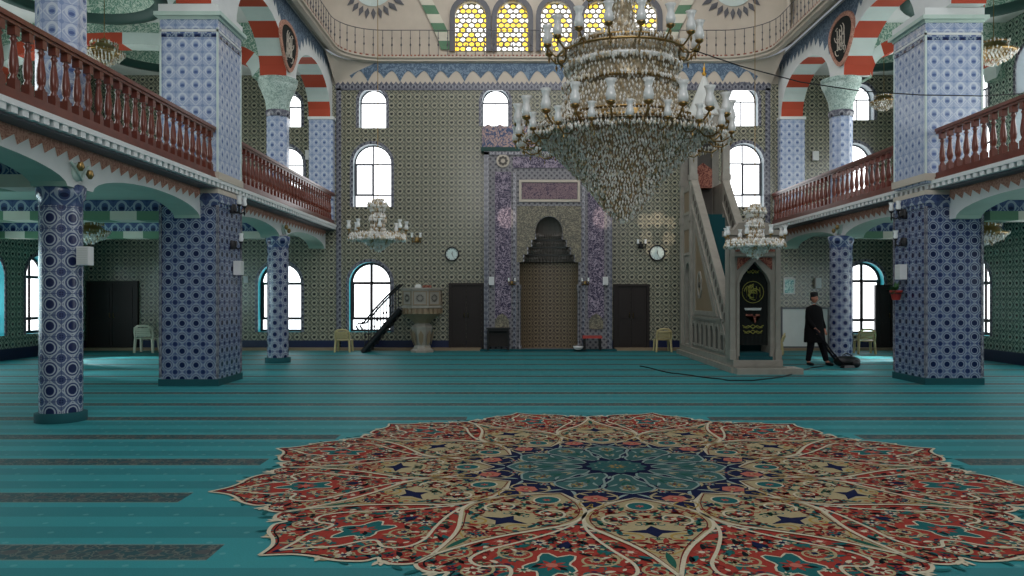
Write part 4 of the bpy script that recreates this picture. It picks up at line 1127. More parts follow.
# ================================================================ MINBAR
def minbar():
    O = (4.98, 19.2, 0); t = thing('minbar', O, 'tall grey marble minbar with steep carpeted stair, balustrades and conical spire', 'minbar')
    xl, xr = 4.54, 5.42
    ln = lambda y: .85+.97*(y-17.37)
    m = OB(O); m.b6(xl-.10, xr+.35, 16.05, 16.6, 0, .12); m.b6(xl-.14, xr+.1, 16.35, 21.95, 0, .12); m.b6(xl-.07, xr+.07, 16.45, 21.85, .12, .26); m.build('plinth', ['marble'], t)
    for xs, o in ((xl, -1), (xr, 1)):
        fs = lambda a, b, d, xs=xs, o=o: (xs+o*d, a, b)
        # flank wall under the stair
        m = OB(O); m.prism([(16.95, .26), (20.5, .26), (20.5, ln(20.5)), (16.95, ln(16.95))], fs, 0, -.12, 0); m.build('flank', ['marble'], t)
        m = OB(O)
        # triangular field
        tri_ = [(18.0, 1.12), (20.3, 1.12), (20.3, ln(20.3)-.12)]
        m.prism(tri_, fs, .03, 0, 0, holes=[[(18.35, 1.22), (20.2, 1.22), (20.2, ln(20.2)-.32)]])
        m.prism([(18.35, 1.22), (20.2, 1.22), (20.2, ln(20.2)-.32)], fs, .005, 0, 1)
        hx = [(19.72+.24*cos(2*pi*k/8+pi/8), 1.85+.36*sin(2*pi*k/8+pi/8)) for k in range(8)]; m.prism(hx, fs, .035, 0, 0, holes=[[(19.72+.17*cos(2*pi*k/8+pi/8), 1.85+.28*sin(2*pi*k/8+pi/8)) for k in range(8)]])
        m.prism([(19.72+.07*cos(2*pi*k/8), 1.85+.07*sin(2*pi*k/8)) for k in range(8)], fs, .04, 0, 2)
        m.b6(xs+o*.0, xs+o*.05, 17.3, 20.4, 1.02, 1.08, 0)
        y = 17.35
        while y < 20.2:
            top = min(.95, ln(y)-.05)
            m.prism([(y, .34), (y+.40, .34), (y+.40, top), (y, top)], fs, .03, 0, 0, holes=[[(y+.05, .39), (y+.35, .39), (y+.35, top-.16), (y+.27, top-.06), (y+.13, top-.06), (y+.05, top-.16)]])
            m.prism([(y+.05, .39), (y+.35, .39), (y+.35, top-.06), (y+.05, top-.06)], fs, .005, 0, 2)
            y += .47
        m.build('carved_panel', ['marble', 'marble_tan', 'marble_dark'], t)
        # balustrade with dark discs in place of pierced holes
        m = OB(O); m.prism([(17.0, ln(17.0)), (20.55, ln(20.55)), (20.55, ln(20.55)+.6), (17.0, ln(17.0)+.6)], fs, .02, -.1, 0)
        m.prism([(16.98, ln(16.98)+.56), (20.55, ln(20.55)+.56), (20.55, ln(20.55)+.66), (16.98, ln(16.98)+.66)], fs, .05, -.13, 0)
        m.prism([(16.98, ln(16.98)-.04), (20.55, ln(20.55)-.04), (20.55, ln(20.55)+.05), (16.98, ln(16.98)+.05)], fs, .05, -.13, 0)
        k = 0; y = 17.15
        while y < 20.45:
            zc_ = ln(y)+.31; m.prism([(y+.075*cos(2*pi*j/8), zc_+.095*sin(2*pi*j/8)) for j in range(8)], fs, .026, -.106, 1)
            y += .19
        m.build('balustrade', ['marble', 'marble_dark'], t)
    for k in range(13):
        y = 17.05+k*.27; z = .26+k*.265
        m = OB(O); m.b6(xl+.12, xr-.12, y, y+.29, z-.2 if k else .2, z+.13); m.build('step', ['teal_carpet'], t)
    m = OB(O); m.b6(xl+.1, xr-.1, 20.5, 21.8, 3.55, 3.67); m.build('landing', ['teal_carpet'], t)
    # kiosk tower
    for xs in (xl+.02, xr-.02):
        for y in (20.6, 21.75):
            m = OB(O); m.b6(xs-.09, xs+.09, y-.09, y+.09, .26, 5.75); m.b6(xs-.11, xs+.11, y-.11, y+.11, 4.55, 4.7); m.b6(xs-.11, xs+.11, y-.11, y+.11, 3.5, 3.7); m.build('post', ['marble'], t)
    for xs, o in ((xl, -1), (xr, 1)):
        fs = lambda a, b, d, xs=xs, o=o: (xs+o*d, a, b)
        m = OB(O); m.prism([(20.6, .26), (21.75, .26), (21.75, 4.5), (20.6, 4.5)], fs, 0, -.1, 0, holes=[arch(20.85, 21.5, .3, 2.45, pointed=.4)])
        for (za, zb) in ((2.65, 3.4), (3.72, 4.4)): m.prism([(20.75, za), (21.6, za), (21.6, zb), (20.75, zb)], fs, .025, 0, 0, holes=[[(20.82, za+.07), (21.53, za+.07), (21.53, zb-.07), (20.82, zb-.07)]]); m.prism([(20.82, za+.07), (21.53, za+.07), (21.53, zb-.07), (20.82, zb-.07)], fs, .005, 0, 1)
        m.build('tower_side', ['marble', 'marble_tan'], t)
    m = OB(O); m.b6(xl+.1, xr-.1, 21.68, 21.74, 3.7, 5.7); m.build('tower_back', ['marble_dark'], t)
    m = OB(O); m.b6(xl+.2, xr-.2, 21.3, 21.62, 4.45, 4.95); m.prism([(xl+.2, 4.95), (xr-.2, 4.95), (xr-.35, 5.05), (4.98, 5.12), (xl+.35, 5.05)], FX, 21.3, 21.62, 0); m.build('backrest', ['redbrown'], t)
    m = OB(O)
    m.b6(xl-.12, xr+.12, 20.45, 21.88, 5.72, 5.9); m.lathe([(.56, 5.9), (.56, 6.2), (.6, 6.25), (.5, 6.3)], (4.98, 21.17, 0), 8, ph=pi/8, smooth=False)
    m.build('canopy', ['marble'], t)
    m = OB(O); m.lathe([(.5, 6.28), (.06, 7.35), (.02, 7.4)], (4.98, 21.17, 0), 8, ph=pi/8, smooth=False); m.build('spire', ['board'], t)
    m = OB(O); m.lathe([(.02, 7.38), (.07, 7.45), (.02, 7.52), (.045, 7.58), (.01, 7.64), (.008, 7.75)], (4.98, 21.17, 0), 10); m.build('finial', ['gold'], t)
    # portal
    y0, y1 = 16.6, 16.95; a, b = 4.43, 5.47
    ia, ib = a+.2, b-.2
    op = [(ia, .26), (ib, .26), (ib, 1.85), (ib-.08, 2.02), (ib-.2, 2.16), ((ia+ib)/2, 2.3), (ia+.2, 2.16), (ia+.08, 2.02), (ia, 1.85)]
    m = OB(O); m.prism([(a, .26), (b, .26), (b, 2.86), (a, 2.86)], FX, y0, y1, 0, holes=[op])
    g = .055; m.prism([(p[0]+(-g if p[0] < 4.95 else g if p[0] > 4.95 else 0), p[1]+(g if p[1] > 1.9 else 0)) for p in op], FX, y0-.03, y0, 0, holes=[op])
    for s in (a, b): m.box((s+(.05 if s == a else -.05), y0-.02, 1.5), (.1, .1, 2.5)); m.box((s+(.05 if s == a else -.05), y0-.03, .36), (.13, .14, .2))
    m.b6(a-.05, b+.05, y0-.06, y1+.05, 2.84, 2.95); m.b6(a, b, y0-.04, y0, 2.40, 2.45)
    m.build('portal', ['marble'], t)
    m = OB(O); m.b6(a+.1, (a+b)/2-.03, y0-.015, y0, 2.5, 2.78); m.b6((a+b)/2+.03, b-.1, y0-.015, y0, 2.5, 2.78)
    for s, q in ((ia-.02, 1), (ib+.02, -1)): m.prism([(s-q*.02, 2.12), (s-q*.02, 2.38), (s+q*.28, 2.38)], FX, y0-.012, y0, 0)
    m.build('red_panel', ['redbrown'], t)
    # crest on the portal
    m = OB(O); m.prism([(a+.1, 2.95), (b-.1, 2.95), (b-.2, 3.1), (b-.35, 3.12), (4.95, 3.35), (a+.35, 3.12), (a+.2, 3.1)], FX, y0+.05, y1-.05, 0); m.build('crest', ['marble'], t)
    # curtain, slightly folded
    cu = OB(O); rows = []
    for z in (.55, 1.2, 1.85, 2.0, 2.14, 2.28):
        w = (ib-ia)/2*(1 if z < 1.86 else {2.0: .8, 2.14: .52, 2.28: .1}[z])
        rows.append([((ia+ib)/2-w+2*w*k/24, y0+.14+.012*sin(k*1.9), z) for k in range(25)])
    cu.grid(rows, 0); cobj = cu.build('curtain', ['curtain'], t, label='black embroidered curtain')
    e = OB((0, 0, 0)); e.o = (0, 0, 0)
    cxm = (ia+ib)/2-O[0]; yy = y0+.115-O[1]
    rn = random.Random(4)
    def sw(pts, w): e.tube([(cxm+x, yy, z) for x, z in pts], w, 4)
    R = .225
    for k in range(15):
        a0 = rn.uniform(0, 6.28); r0 = rn.uniform(.02, R*.6); ln_ = rn.uniform(1.2, 2.6)
        cx_, cz_ = rn.uniform(-.07, .07), 1.66+rn.uniform(-.07, .07)
        P = [(cx_+r0*cos(a0+ln_*j/7), cz_+r0*sin(a0+ln_*j/7)) for j in range(8)]
        P = [(x, z) for x, z in P if (x*x+(z-1.66)**2) < R*R]
        if len(P) > 2: sw(P, .010)
    for k in range(5): x = -.14+.07*k; sw([(x, 1.5+.02*abs(k-2)), (x+.015, 1.62), (x, 1.80-.02*abs(k-2))], .009)
    sw([(R*cos(2*pi*k/24), 1.66+R*sin(2*pi*k/24)) for k in range(25)], .007)
    for (zc_, w_) in ((2.08, .13), (.93, .22), (.82, .2)):
        e.build('gold_embroidery', ['gold_thread'], cobj); e = OB((0, 0, 0))
        for s in (-1, 1): sw([(0, zc_-.03), (s*w_*.4, zc_+.03), (s*w_*.7, zc_), (s*w_, zc_+.035)], .009); sw([(0, zc_+.05), (s*w_*.5, zc_-.02), (s*w_*.9, zc_-.01)], .007)
    e.build('gold_embroidery', ['gold_thread'], cobj)
    e = OB((0, 0, 0)); e.o = (0, 0, 0); e.prism([(cxm-.16, 1.28), (cxm+.16, 1.28), (cxm+.18, 1.33), (cxm-.18, 1.33)], lambda a_, b_, d: (a_, d, b_), yy-.01, yy+.01); e.prism([(cxm-.15, 1.16), (cxm+.15, 1.16), (cxm+.13, 1.2), (cxm+.06, 1.2), (cxm+.06, 1.02), (cxm+.03, 1.02), (cxm, 1.2), (cxm-.15, 1.2)], lambda a_, b_, d: (a_, d, b_), yy-.01, yy+.01, 1)
    e.build('embroidered_band', ['board', 'redbrown'], cobj)
    m = OB(O); m.b6(ia+.005, ib-.005, y0+.05, y1, .26, .40); m.b6(ia-.02, ib+.02, y0-.12, y0+.06, .20, .33); m.build('carpeted_step', ['teal_carpet'], t)
minbar()
# ================================================================ SMALL OBJECTS
def place_wall(px, py, D): p = at(px, py, D); return p
# spandrel roundels with gilt script
for s, (px, py0, py1), lab in ((-1, (292, 23, 72), 'left'), (1, (833, 14, 66), 'right')):
    xf = XL if s < 0 else XR; D = abs(xf)*F/abs(px-CX)
    zt_, zb_ = H+(CY-py0)/F*D, H+(CY-py1)/F*D; zc_ = (zt_+zb_)/2; h = (zt_-zb_)/2
    t = thing('calligraphy_roundel', (xf+s*(.10 if s < 0 else .22), D, zc_), 'drop-shaped dark medallion with gilt script above the %s upper column' % lab, 'plaque')
    sh = lambda k, q: (.95*q*cos(2*pi*k/28)*(.72+.28*sin(2*pi*k/28)), h*q*sin(2*pi*k/28))
    fs = lambda a, b, d: (-s*d, a, b)
    m = MB(); m.prism([sh(k, 1) for k in range(28)], fs, .05, 0, 0, holes=[[sh(k, .84) for k in range(28)]]); m.build('frame', ['zigzag'], t)
    m = MB(); m.prism([sh(k, .85) for k in range(28)], fs, .03, 0, 0); m.build('panel', ['curtain'], t)
    m = MB(); rn = random.Random(2)
    for k in range(16):
        cx_, cz_ = rn.uniform(-.3, .3), rn.uniform(-.25, .3); a0 = rn.uniform(0, 6); r0 = rn.uniform(.06, .2)
        cx_ *= (.7+.3*cz_/h)
        m.tube([(-s*.035, cx_+r0*cos(a0+j*.35), cz_+r0*sin(a0+j*.35)) for j in range(6)], .014, 4)
    for k in range(4): m.tube([(-s*.035, -.2+.13*k, -.2), (-s*.035, -.18+.13*k, .28)], .015, 4)
    m.build('gilt_script', ['cream'], t)
# clocks
def clock(px, py, r, lab):
    D = YW-.02; p = at(px, py, D); R = r/F*D
    t = thing('wall_clock', p, lab, 'clock')
    m = MB(); N = 28
    rows = [[(a*cos(2*pi*k/N), b, a*sin(2*pi*k/N)) for k in range(N)] for a, b in ((R, 0), (R, -.04), (R*.95, -.06), (R*.84, -.05), (R*.83, -.02))]
    m.grid(rows, 0, closed=True); m.build('rim', ['black'], t)
    m = MB(); m.face([(R*.85*cos(2*pi*k/N), -.025, R*.85*sin(2*pi*k/N)) for k in range(N)]); m.build('dial', ['clock_face'], t)
    m = MB()
    for k in range(12): a = pi/6*k; m.box((R*.72*cos(a), -.03, R*.72*sin(a)), (.018, .006, .018))
    m.build('hour_marks', ['black'], t)
    def hand(a, l, w):
        m = MB(); m.prism([(w*cos(a+pi/2), w*sin(a+pi/2)), (l*cos(a), l*sin(a)), (w*cos(a-pi/2), w*sin(a-pi/2))], lambda x, z, d: (x, d, z), -.034, -.03); m.build('hand', ['black'], t)
    hand(pi/2-2*pi*12.43/12, R*.45, .012); hand(pi/2-2*pi*26/60, R*.66, .009)
clock(452, 254, 7.2, 'round black-rimmed wall clock to the left of the prayer niche')
clock(657, 253, 8.2, 'round black-rimmed wall clock between the prayer niche and the minbar')
# sconces
def sconce(p, rz, n, lab, s=1, mt='brass', grp=None):
    t = thing('wall_sconce', p, lab, 'wall lamp', grp, rz)
    m = MB(); m.lathe([(.05*s, -.06*s), (.06*s, 0), (.05*s, .06*s)], (0, -.02, 0), 10)
    for k in range(n):
        x = (k-(n-1)/2)*.2*s; m.tube([(0, -.02, 0), (x*.6, -.1*s, -.06*s), (x, -.14*s, -.03*s), (x, -.14*s, .02*s)], .012*s, 5); m.lathe([(.012*s, 0), (.035*s, .02*s), (.03*s, .03*s)], (x, -.14*s, .02*s), 8); m.octa((x, -.14*s, -.05*s), .015*s, .04*s)
    m.build('bracket', [mt], t)
    for k in range(n):
        x = (k-(n-1)/2)*.2*s; m = MB(); m.lathe([(.02*s, 0), (.035*s, .03*s), (.025*s, .08*s), (.04*s, .12*s)], (x, -.14*s, .045*s), 10, caps=False); m.build('lamp_shade', ['glass_white'], t)
sconce(at(417, 240, YW), 0, 2, 'brass double wall sconce above the marble pulpit', 1.2)
sconce(at(641, 246, YW), 0, 2, 'dark double wall sconce just left of the clock beside the minbar', 1.1, 'dark_metal')
sconce(at(512, 283, MD-.02), 0, 2, 'small candle sconce on the left of the prayer niche', .9)
sconce(at(585, 283, MD-.02), 0, 2, 'small candle sconce on the right of the prayer niche', .9)
sconce(Vector((XL, 14.75, H+(CY-209)/F*14.75)), pi/2, 2, 'ornate dark sconce high on the left pillar under the gallery', 1.4, 'dark_metal')
sconce(Vector((XL, 14.75, H+(CY-245)/F*14.75)), pi/2, 1, 'single dark sconce on the left pillar below the ornate one', 1.3, 'dark_metal')
sconce(Vector((XR-.12, 15.0, H+(CY-214)/F*15)), -pi/2, 2, 'ornate brass sconce high on the right pillar under the gallery', 1.4, 'dark_metal')
sconce(Vector((XR-.12, 15.0, H+(CY-242)/F*15)), -pi/2, 1, 'single dark sconce on the right pillar below the ornate one', 1.3, 'dark_metal')
# loudspeakers and boxes
def speaker(c, d, lab, rz=0, name='wall_speaker', cat='speaker'):
    t = thing(name, c, lab, cat, None, rz)
    m = MB(); m.box((0, 0, 0), (d[0], d[1]*.8, d[2])); m.box((0, -d[1]*.42, 0), (d[0]*.94, d[1]*.1, d[2]*.95)); m.build('housing', ['plastic_box'], t)
    m = MB()
    for k in range(9): m.box((0, -d[1]*.48, d[2]*(-.38+.095*k)), (d[0]*.8, .004, d[2]*.03))
    m.build('grille', ['board'], t)
speaker((-5.8+.36, 10.1, H+(CY-256)/F*10.1), (.16, .14, .235), 'white loudspeaker fixed to the side of the near left round column')
speaker((XL+.08, 14.9, H+(CY-268)/F*14.9), (.2, .15, .26), 'white loudspeaker on the left square pillar below the sconces', pi/2)
speaker((XR-.2, 15.0, H+(CY-272)/F*15), (.22, .15, .28), 'white loudspeaker on the right square pillar above the flowerpot', -pi/2)
speaker(at(818, 283, YW-.1), (.16, .12, .3), 'white loudspeaker on the front wall above the standing person')
speaker(at(491.5, 281, MD-.08), (.15, .1, .24), 'white box on the left edge of the prayer niche surround')
speaker(at(605.5, 281, MD-.08), (.15, .1, .24), 'white box on the right edge of the prayer niche surround')
speaker(at(308.5, 155, YW-.08), (.17, .1, .27), 'white box on the wall beside the left gallery window')
speaker(at(815.5, 156, YW-.08), (.17, .1, .27), 'white box on the wall beside the right gallery window')
speaker((XL-1.04, 14.4, 5.35), (.1, .3, .24), 'white box on the outer edge of the left upper pillar')
speaker(at(246, 279.5, YW-.04), (.13, .05, .2), 'small pale switch box on the wall left of the aisle window', name='switch_box', cat='switch box')
# teal plaque
p = at(789, 286, YW-.02); t = thing('glazed_plaque', p, 'small turquoise glazed plaque on the wall above the white board', 'plaque')
m = MB(); m.prism([(-.17, -.24), (.17, -.24), (.17, .22), (.1, .26), (-.1, .26), (-.17, .22)], FX, -.03, 0, 0, holes=[[(-.13, -.2), (.13, -.2), (.13, .19), (-.13, .19)]]); m.build('frame', ['board'], t)
m = MB(); m.prism([(-.14, -.21), (.14, -.21), (.14, .2), (-.14, .2)], FX, -.015, 0); m.build('panel', ['teal_sign'], t)
# white board leaning at the wall
x0, x1, z0, z1 = pxw(782, 830, 307.5, 350, 23.0); t = thing('white_board', ((x0+x1)/2, 23.1, .08), 'large white board on the ledge behind the standing person', 'board')
w = (x1-x0)/2; hh = z1-.08
m = MB(); m.b6(-w+.03, w-.03, -.02, .02, .03, hh-.03); m.build('panel', ['board'], t)
m = MB(); m.prism([(-w, 0), (w, 0), (w, hh), (-w, hh)], FX, -.035, .03, 0, holes=[[(-w+.04, .04), (w-.04, .04), (w-.04, hh-.04), (-w+.04, hh-.04)]]); m.build('frame', ['frame_grey'], t)
# cabinet right of the aisle window (dark, shiny panel)
# plastic chairs
def chair(x, y, rz, mt, lab, s=1.0):
    t = thing('plastic_chair', (x, y, 0.0), lab, 'chair', None, rz); t.scale = (s, s, s)
    # back faces -Y
    m = MB(); rows = []
    for j in range(7):
        q = j/6; rows.append([((-.24+.48*k/8)*(1-.1*q), -.20+.46*q, .42+.02*abs(k-4)/4+.012*sin(q*pi)) for k in range(9)])
    m.grid(rows, 0)
    rows2 = [[(a, b, c-.03) for a, b, c in r] for r in rows]; m.grid(rows2, 0)
    m.tube([(-.24, -.2, .42), (.24, -.2, .42), (.215, .26, .42), (-.215, .26, .42)], .022, 6, closed=True)
    m.build('seat', [mt], t)
    m = MB()
    for k in range(5): z = .50+k*.052; m.tube([(-.2, -.245-.02*k, z), (0, -.275-.02*k, z), (.2, -.245-.02*k, z)], .027, 6)
    P = [(-.24, -.2, .42), (-.245, -.25, .6), (-.23, -.29, .72), (-.14, -.32, .78), (0, -.33, .795), (.14, -.32, .78), (.23, -.29, .72), (.245, -.25, .6), (.24, -.2, .42)]
    m.tube(P, .038, 6); m.build('backrest', [mt], t)
    for sx in (-1, 1):
        for sy, yy in ((-1, -.21), (1, .25)):
            m = MB(); m.tube([(sx*.235, yy, .42), (sx*.26, yy+sy*.05, 0)], [.045, .036], 6); m.build('leg', [mt], t)
def pc(px, D): return (px-CX)/F*D
chair(pc(343, 22.4), 22.5, 0, 'plastic_yellow', 'yellowish plastic chair under the window left of the pulpit stair', .80)
chair(pc(664, 22.4), 22.6, 0, 'plastic_yellow', 'yellowish plastic chair between the right dark door and the minbar', .82)
chair(pc(145, 22.2), 22.3, .1, 'plastic_white', 'off-white plastic chair beside the dark door of the left aisle', .95)
chair(pc(868, 21.6), 21.8, -.15, 'plastic_yellow', 'yellowish plastic chair beyond the right round column', .85)
chair(pc(777, 21.5), 21.6, 1.2, 'plastic_yellow', 'yellowish plastic chair half hidden behind the minbar doorway', .7)
# small furniture at the niche
t = thing('low_black_table', (mpx(498.5), 22.72, .05), 'low black side table at the left foot of the prayer niche', 'table')
m = MB(); m.box((0, 0, .60), (.68, .36, .04)); m.box((0, 0, .56), (.6, .3, .05)); m.build('table_top', ['black'], t)
for sx in (-1, 1):
    for sy in (-1, 1): m = MB(); m.box((sx*.29, sy*.14, .27), (.05, .05, .55)); m.build('leg', ['black'], t)
m = MB(); m.b6(-.27, .27, .1, .13, .08, .54); m.build('back_panel', ['door'], t)
t = thing('red_topped_stool', (mpx(591), 22.72, .05), 'small stool with a dark red top at the right foot of the prayer niche', 'stool')
m = MB(); m.box((0, 0, .36), (.56, .34, .07), top=.94); m.build('cushion', ['pot_red'], t)
for sx in (-1, 1):
    for sy in (-1, 1): m = MB(); m.box((sx*.22, sy*.13, .16), (.05, .05, .33)); m.build('leg', ['black'], t)
t = thing('shallow_bowl', (mpx(577), 22.62, .052), 'small white bowl on the floor of the prayer niche', 'bowl')
m = MB(); m.lathe([(.07, 0), (.13, .05), (.15, .1), (.14, .1), (.12, .05), (.0, .02)], seg=18, caps=False); m.build('bowl_body', ['plastic_box'], t)
# flowerpot on the right pillar
t = thing('hanging_flowerpot', (XR-.27, 15.05, H+(CY-300)/F*15.05), 'red flowerpot with green plant hung on the right pillar', 'potted plant')
m = MB(); m.lathe([(.07, 0), (.10, .14), (.115, .15), (.115, .18), (.09, .18), (.08, .1)], seg=14, caps=True); m.build('pot', ['pot_red'], t)
m = MB(); rn = random.Random(11)
for k in range(46):
    a = rn.uniform(0, 6.28); l = rn.uniform(.1, .24); e = rn.uniform(-.3, 1.3); w = .035
    d = Vector((cos(a)*cos(e), sin(a)*cos(e), sin(e))); q = d.cross(Vector((0, 0, 1))).normalized()*w
    if d.x*l > .12: continue
    p = Vector((0, 0, .17)); m.face([p, p+d*l*.5+q, p+d*l-Vector((0, 0, .03)), p+d*l*.5-q])
m.build('foliage', ['leaf'], t)
m = MB(); m.tube([(.14, 0, .12), (.0, .125, .12), (-.125, 0, .12), (0, -.125, .12), (.14, 0, .12)], .008, 5); m.build('bracket', ['dark_metal'], t)
# boss lamps on the gallery beam above the columns
for (x, y, lab) in ((XL-.29, 10.1, 'moulded boss with small lamps on the gallery beam above the near left column'), (XL-.29, 19.05, 'moulded boss on the gallery beam above the far left column'), (XR+.29, 19.05, 'moulded boss on the gallery beam above the right round column')):
    o = 1 if x < 0 else -1
    t = thing('beam_boss', (x, y, 3.15), lab, 'ornament')
    m = MB(); m.ball((0, 0, 0), .13, 12, 8, sc=(.3, 1, .9)); m.tube([(o*.03, -.2, .1), (o*.05, -.1, .02), (o*.06, 0, -.1), (o*.05, .1, .02), (o*.03, .2, .1)], .018, 6); m.build('scroll', ['mint'], t)
    m = MB(); m.lathe([(.02, -.05), (.05, 0), (.03, .06)], (o*.1, -.1, .05), 8); m.build('lamp', ['brass'], t); m = MB(); m.lathe([(.02, -.05), (.05, 0), (.03, .06)], (o*.1, .12, -.02), 8); m.build('lamp', ['brass'], t)
# power cord on the carpet
m = MB(); P = [at(640, 366, 17.9), at(672, 373, 16.3), at(712, 379, 15.3), at(730, 381, 14.9), at(755, 381, 14.9), at(785, 377, 15.6), at(800, 371, 16.84), at(812, 368, 17.5), at(826, 366, 18.0)]
PP = []
for i in range(len(P)-1):
    for k in range(6): q = P[i].lerp(P[i+1], k/6); PP.append((q.x+.03*sin(i*6+k), q.y, .012))
m.tube(PP, .012, 5); tag(m.build('power_cord', ['black']), 'black power cord lying on the teal carpet in front of the minbar', 'cord')
# ================================================================ PERSON WITH VACUUM CLEANER
def skin_mesh(name, verts, edges, mats, parent, sub=2, root=0):
    me = bpy.data.meshes.new(name); me.from_pydata([v[:3] for v in verts], edges, [])
    o = bpy.data.objects.new(name, me); C.objects.link(o); o.parent = parent
    o.modifiers.new('skin', 'SKIN'); bpy.context.view_layer.update()
    if not me.skin_vertices: me.attributes
    sv = me.skin_vertices[0].data
    for i, v in enumerate(verts):
        r = v[3]; sv[i].radius = r if isinstance(r, tuple) else (r, r); sv[i].use_root = (i == root)
    s = o.modifiers.new('sub', 'SUBSURF'); s.levels = sub; s.render_levels = sub
    for k in mats: me.materials.append(M[k])
    o.modifiers['skin'].use_smooth_shade = True
    return o
def chain(pts, base=0): return [(base+i, base+i+1) for i in range(len(pts)-1)]
def person():
    S0 = (6.78, 18.2, 0)
    t = thing('person', S0, 'person in black robe and black cap pushing a vacuum cleaner beside the right round column', 'person')
    t.rotation_euler = (0, 0, radians(28))   # faces the camera, slightly to the right
    t.scale = (.94, .94, .94)
    # body (one continuous surface, skin): pelvis root, faces -Y
    V = [(0, 0, .90, .10), (0, .0, 1.08, .10), (0, .02, 1.27, .12), (0, .01, 1.42, .06), (0, -.01, 1.49, .052),          # 0-4
         (-.17, .0, 1.38, .055), (-.22, -.02, 1.12, .043), (-.20, -.18, .93, .032), (-.20, -.24, .86, .028),              # 5-8 right arm
         (.17, .0, 1.38, .055), (.235, .0, 1.12, .043), (.26, -.08, .90, .032), (.265, -.10, .83, .028),                  # 9-12 left arm
         (-.09, 0, .84, .09), (-.14, -.02, .48, .06), (-.16, .05, .10, .04), (-.17, -.04, .05, .035), (-.18, -.13, .035, .03),
         (.09, 0, .84, .09), (.17, -.12, .48, .06), (.22, -.18, .10, .04), (.24, -.27, .05, .035), (.25, -.35, .035, .03)]
    Ed = [(0, 1), (1, 2), (2, 3), (3, 4), (2, 5), (5, 6), (6, 7), (7, 8), (2, 9), (9, 10), (10, 11), (11, 12), (0, 13), (13, 14), (14, 15), (15, 16), (16, 17), (0, 18), (18, 19), (19, 20), (20, 21), (21, 22)]
    # fingers
    for (hx, hy, hz, si) in ((-.20, -.27, .83, -1), (.267, -.115, .80, 1)):
        w = 8 if si < 0 else 12
        for f in range(4):
            b = len(V); ox = (f-1.5)*.018
            l = (.9, 1, .95, .75)[f]
            V.extend([(hx+ox, hy-.01, hz-.02, .010), (hx+ox, hy-.03*l, hz-.045*l, .009), (hx+ox, hy-.02*l, hz-.075*l, .008)])
            Ed.extend([(w, b), (b, b+1), (b+1, b+2)])
        b = len(V); V.extend([(hx-si*.035, hy-.02, hz+.01, .011), (hx-si*.045, hy-.045, hz-.02, .009)]); Ed.extend([(w, b), (b, b+1)])
    skin_mesh('body', V, Ed, ['skin'], t, 2)
    # head
    m = MB(); rows = []
    for j in range(13):
        a = pi*j/12; row = []
        for k in range(20):
            b = 2*pi*k/20; x = .074*sin(a)*cos(b); y = .092*sin(a)*sin(b); z = -.118*cos(a)
            if z < 0: x *= 1-.25*(-z/.118); y *= 1-.12*(-z/.118)
            f = max(0, -sin(b))
            if f > .97 and -.045 < z < .012: y -= .018*(1-abs(z+.02)/.035)
            if f > .8 and .0 < z < .03 and abs(abs(x)-.03) < .015: y += .006
            row.append((x, y-.01, z+1.625))
        rows.append(row)
    m.grid(rows, 0, closed=True); m.prism([(-.008, 1.585), (.008, 1.585), (.012, 1.602), (0, 1.63), (-.012, 1.602)], lambda x, z, d: (x, d, z), -.122, -.09)
    for s in (-1, 1): m.ball((s*.076, .0, 1.62), .024, 8, 6, 0, (.35, .8, 1.2))
    m.build('head', ['skin'], t)
    m = MB()
    for s in (-1, 1): m.ball((s*.029, -.094, 1.638), .010, 8, 5, 0, (1.2, .5, .7)); m.tube([(s*.014, -.1, 1.658), (s*.045, -.092, 1.657)], .004, 4)
    m.tube([(-.022, -.098, 1.568), (0, -.102, 1.566), (.022, -.098, 1.568)], .004, 4, 1); m.build('face_features', ['black', 'redbrown'], t)
    m = MB(); m.lathe([(.082, 1.655), (.090, 1.69), (.092, 1.73), (.086, 1.76), (.05, 1.775), (.001, 1.778)], (0, -.005, 0), 20); m.build('cap', ['hair'], t, label='black skull cap')
    m = MB(); rows = [[(.078*cos(b), .088*sin(b)+.006, z) for b in [pi*k/10 for k in range(11)]] for z in (1.57, 1.62, 1.68)]; m.grid(rows, 0); m.build('hair', ['hair'], t)
    # robe
    m = MB(); prof = [(.05, .035, 1.47, 0), (.07, .07, 1.455, 0), (.185, .10, 1.42, 0), (.24, .145, 1.33, 0), (.245, .17, 1.18, 0), (.24, .17, 1.03, 0), (.26, .19, .86, -.01), (.275, .21, .68, -.02), (.285, .22, .56, -.03)]
    rows = [[(a*cos(2*pi*k/24)+.008*sin(k*2.3)*(z < 1), b*sin(2*pi*k/24)+dy+.008*cos(k*3.1)*(z < 1), z) for k in range(24)] for a, b, z, dy in prof]
    m.grid(rows, 0, closed=True); m.build('robe', ['cloth_black'], t)
    SV = [(-.14, 0, 1.40, .07), (-.19, -.0, 1.36, .078), (-.23, -.02, 1.12, .062), (-.205, -.16, .95, .052), (-.2, -.21, .895, .047)]
    skin_mesh('sleeve', SV, chain(SV), ['cloth_black'], t, 1)
    SV = [(.14, 0, 1.40, .07), (.19, 0, 1.36, .078), (.245, 0, 1.12, .062), (.265, -.07, .93, .052), (.268, -.09, .87, .047)]
    skin_mesh('sleeve', SV, chain(SV), ['cloth_black'], t, 1)
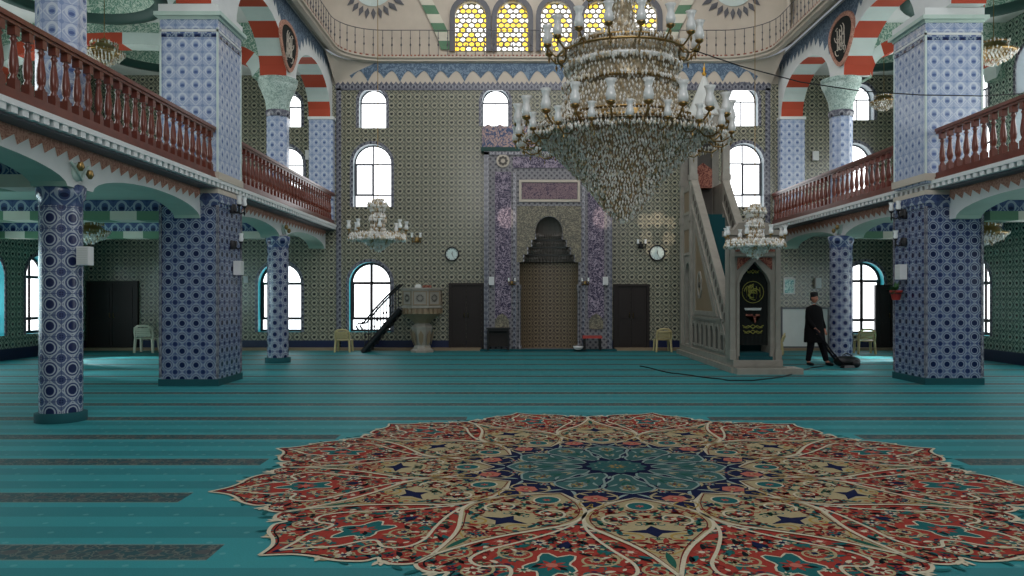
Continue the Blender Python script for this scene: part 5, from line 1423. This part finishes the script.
    for P in ([(-.08, 0, .86, .125), (-.13, -.02, .5, .10), (-.155, .04, .14, .07), (-.157, .045, .10, .068)], [(.08, 0, .86, .125), (.16, -.11, .5, .10), (.215, -.17, .14, .07), (.218, -.175, .10, .068)]):
        skin_mesh('trouser_leg', P, chain(P), ['cloth_dark'], t, 1)
    for P in ([(-.16, .07, .05, .045), (-.17, -.04, .045, .05), (-.18, -.16, .035, .036)], [(.22, -.15, .05, .045), (.235, -.26, .045, .05), (.25, -.37, .035, .036)]):
        skin_mesh('slipper', P, chain(P), ['black'], t, 1)
    # vacuum cleaner
    v = thing('vacuum_cleaner', (7.22, 17.75, 0), 'dark vacuum cleaner with long tube, at the foot of the right round column', 'vacuum cleaner')
    m = MB(); rows = []
    for j in range(9):
        a = pi*j/8; rows.append([(.30*sin(a)**.6*cos(2*pi*k/18)+.12, .17*sin(a)**.6*sin(2*pi*k/18), .13-.12*cos(a)) for k in range(18)])
    m.grid(rows, 0, closed=True); m.build('canister', ['black'], v)
    for s in (-1, 1): m = MB(); m.lathe([(.0, -.02), (.08, -.02), (.09, 0), (.08, .02), (0, .02)], (0, 0, 0), 16); w = m.build('wheel', ['dark_metal'], v); w.location = (.26, s*.17, .09); w.rotation_euler = (pi/2, 0, 0)
    m = MB(); m.tube([(.02, 0, .26), (.12, 0, .31), (.24, 0, .25)], .015, 6); m.build('handle', ['dark_metal'], v)
    h = Vector((6.78, 18.2, 0)); R_ = Matrix.Rotation(radians(28), 3, 'Z'); hp = h+R_@Vector((-.2, -.3, .83))*.94
    hp -= Vector((7.22, 17.75, 0))
    m = MB(); m.tube([tuple(hp+Vector((-.06, .03, .06))), tuple(hp), (-.25, -.10, .35), (-.02, -.22, .05)], [.02, .02, .018, .018], 8); m.build('wand', ['cloth_dark'], v)
    m = MB(); m.box((.03, -.26, .035), (.30, .14, .06), rz=.3, top=.75); m.build('floor_head', ['black'], v)
    m = MB(); m.tube([(-.15, 0, .18), (-.3, .05, .4), (-.42, .02, .62), tuple(hp+Vector((-.06, .03, .06)))], .026, 8); m.build('hose', ['cloth_dark'], v)
person()
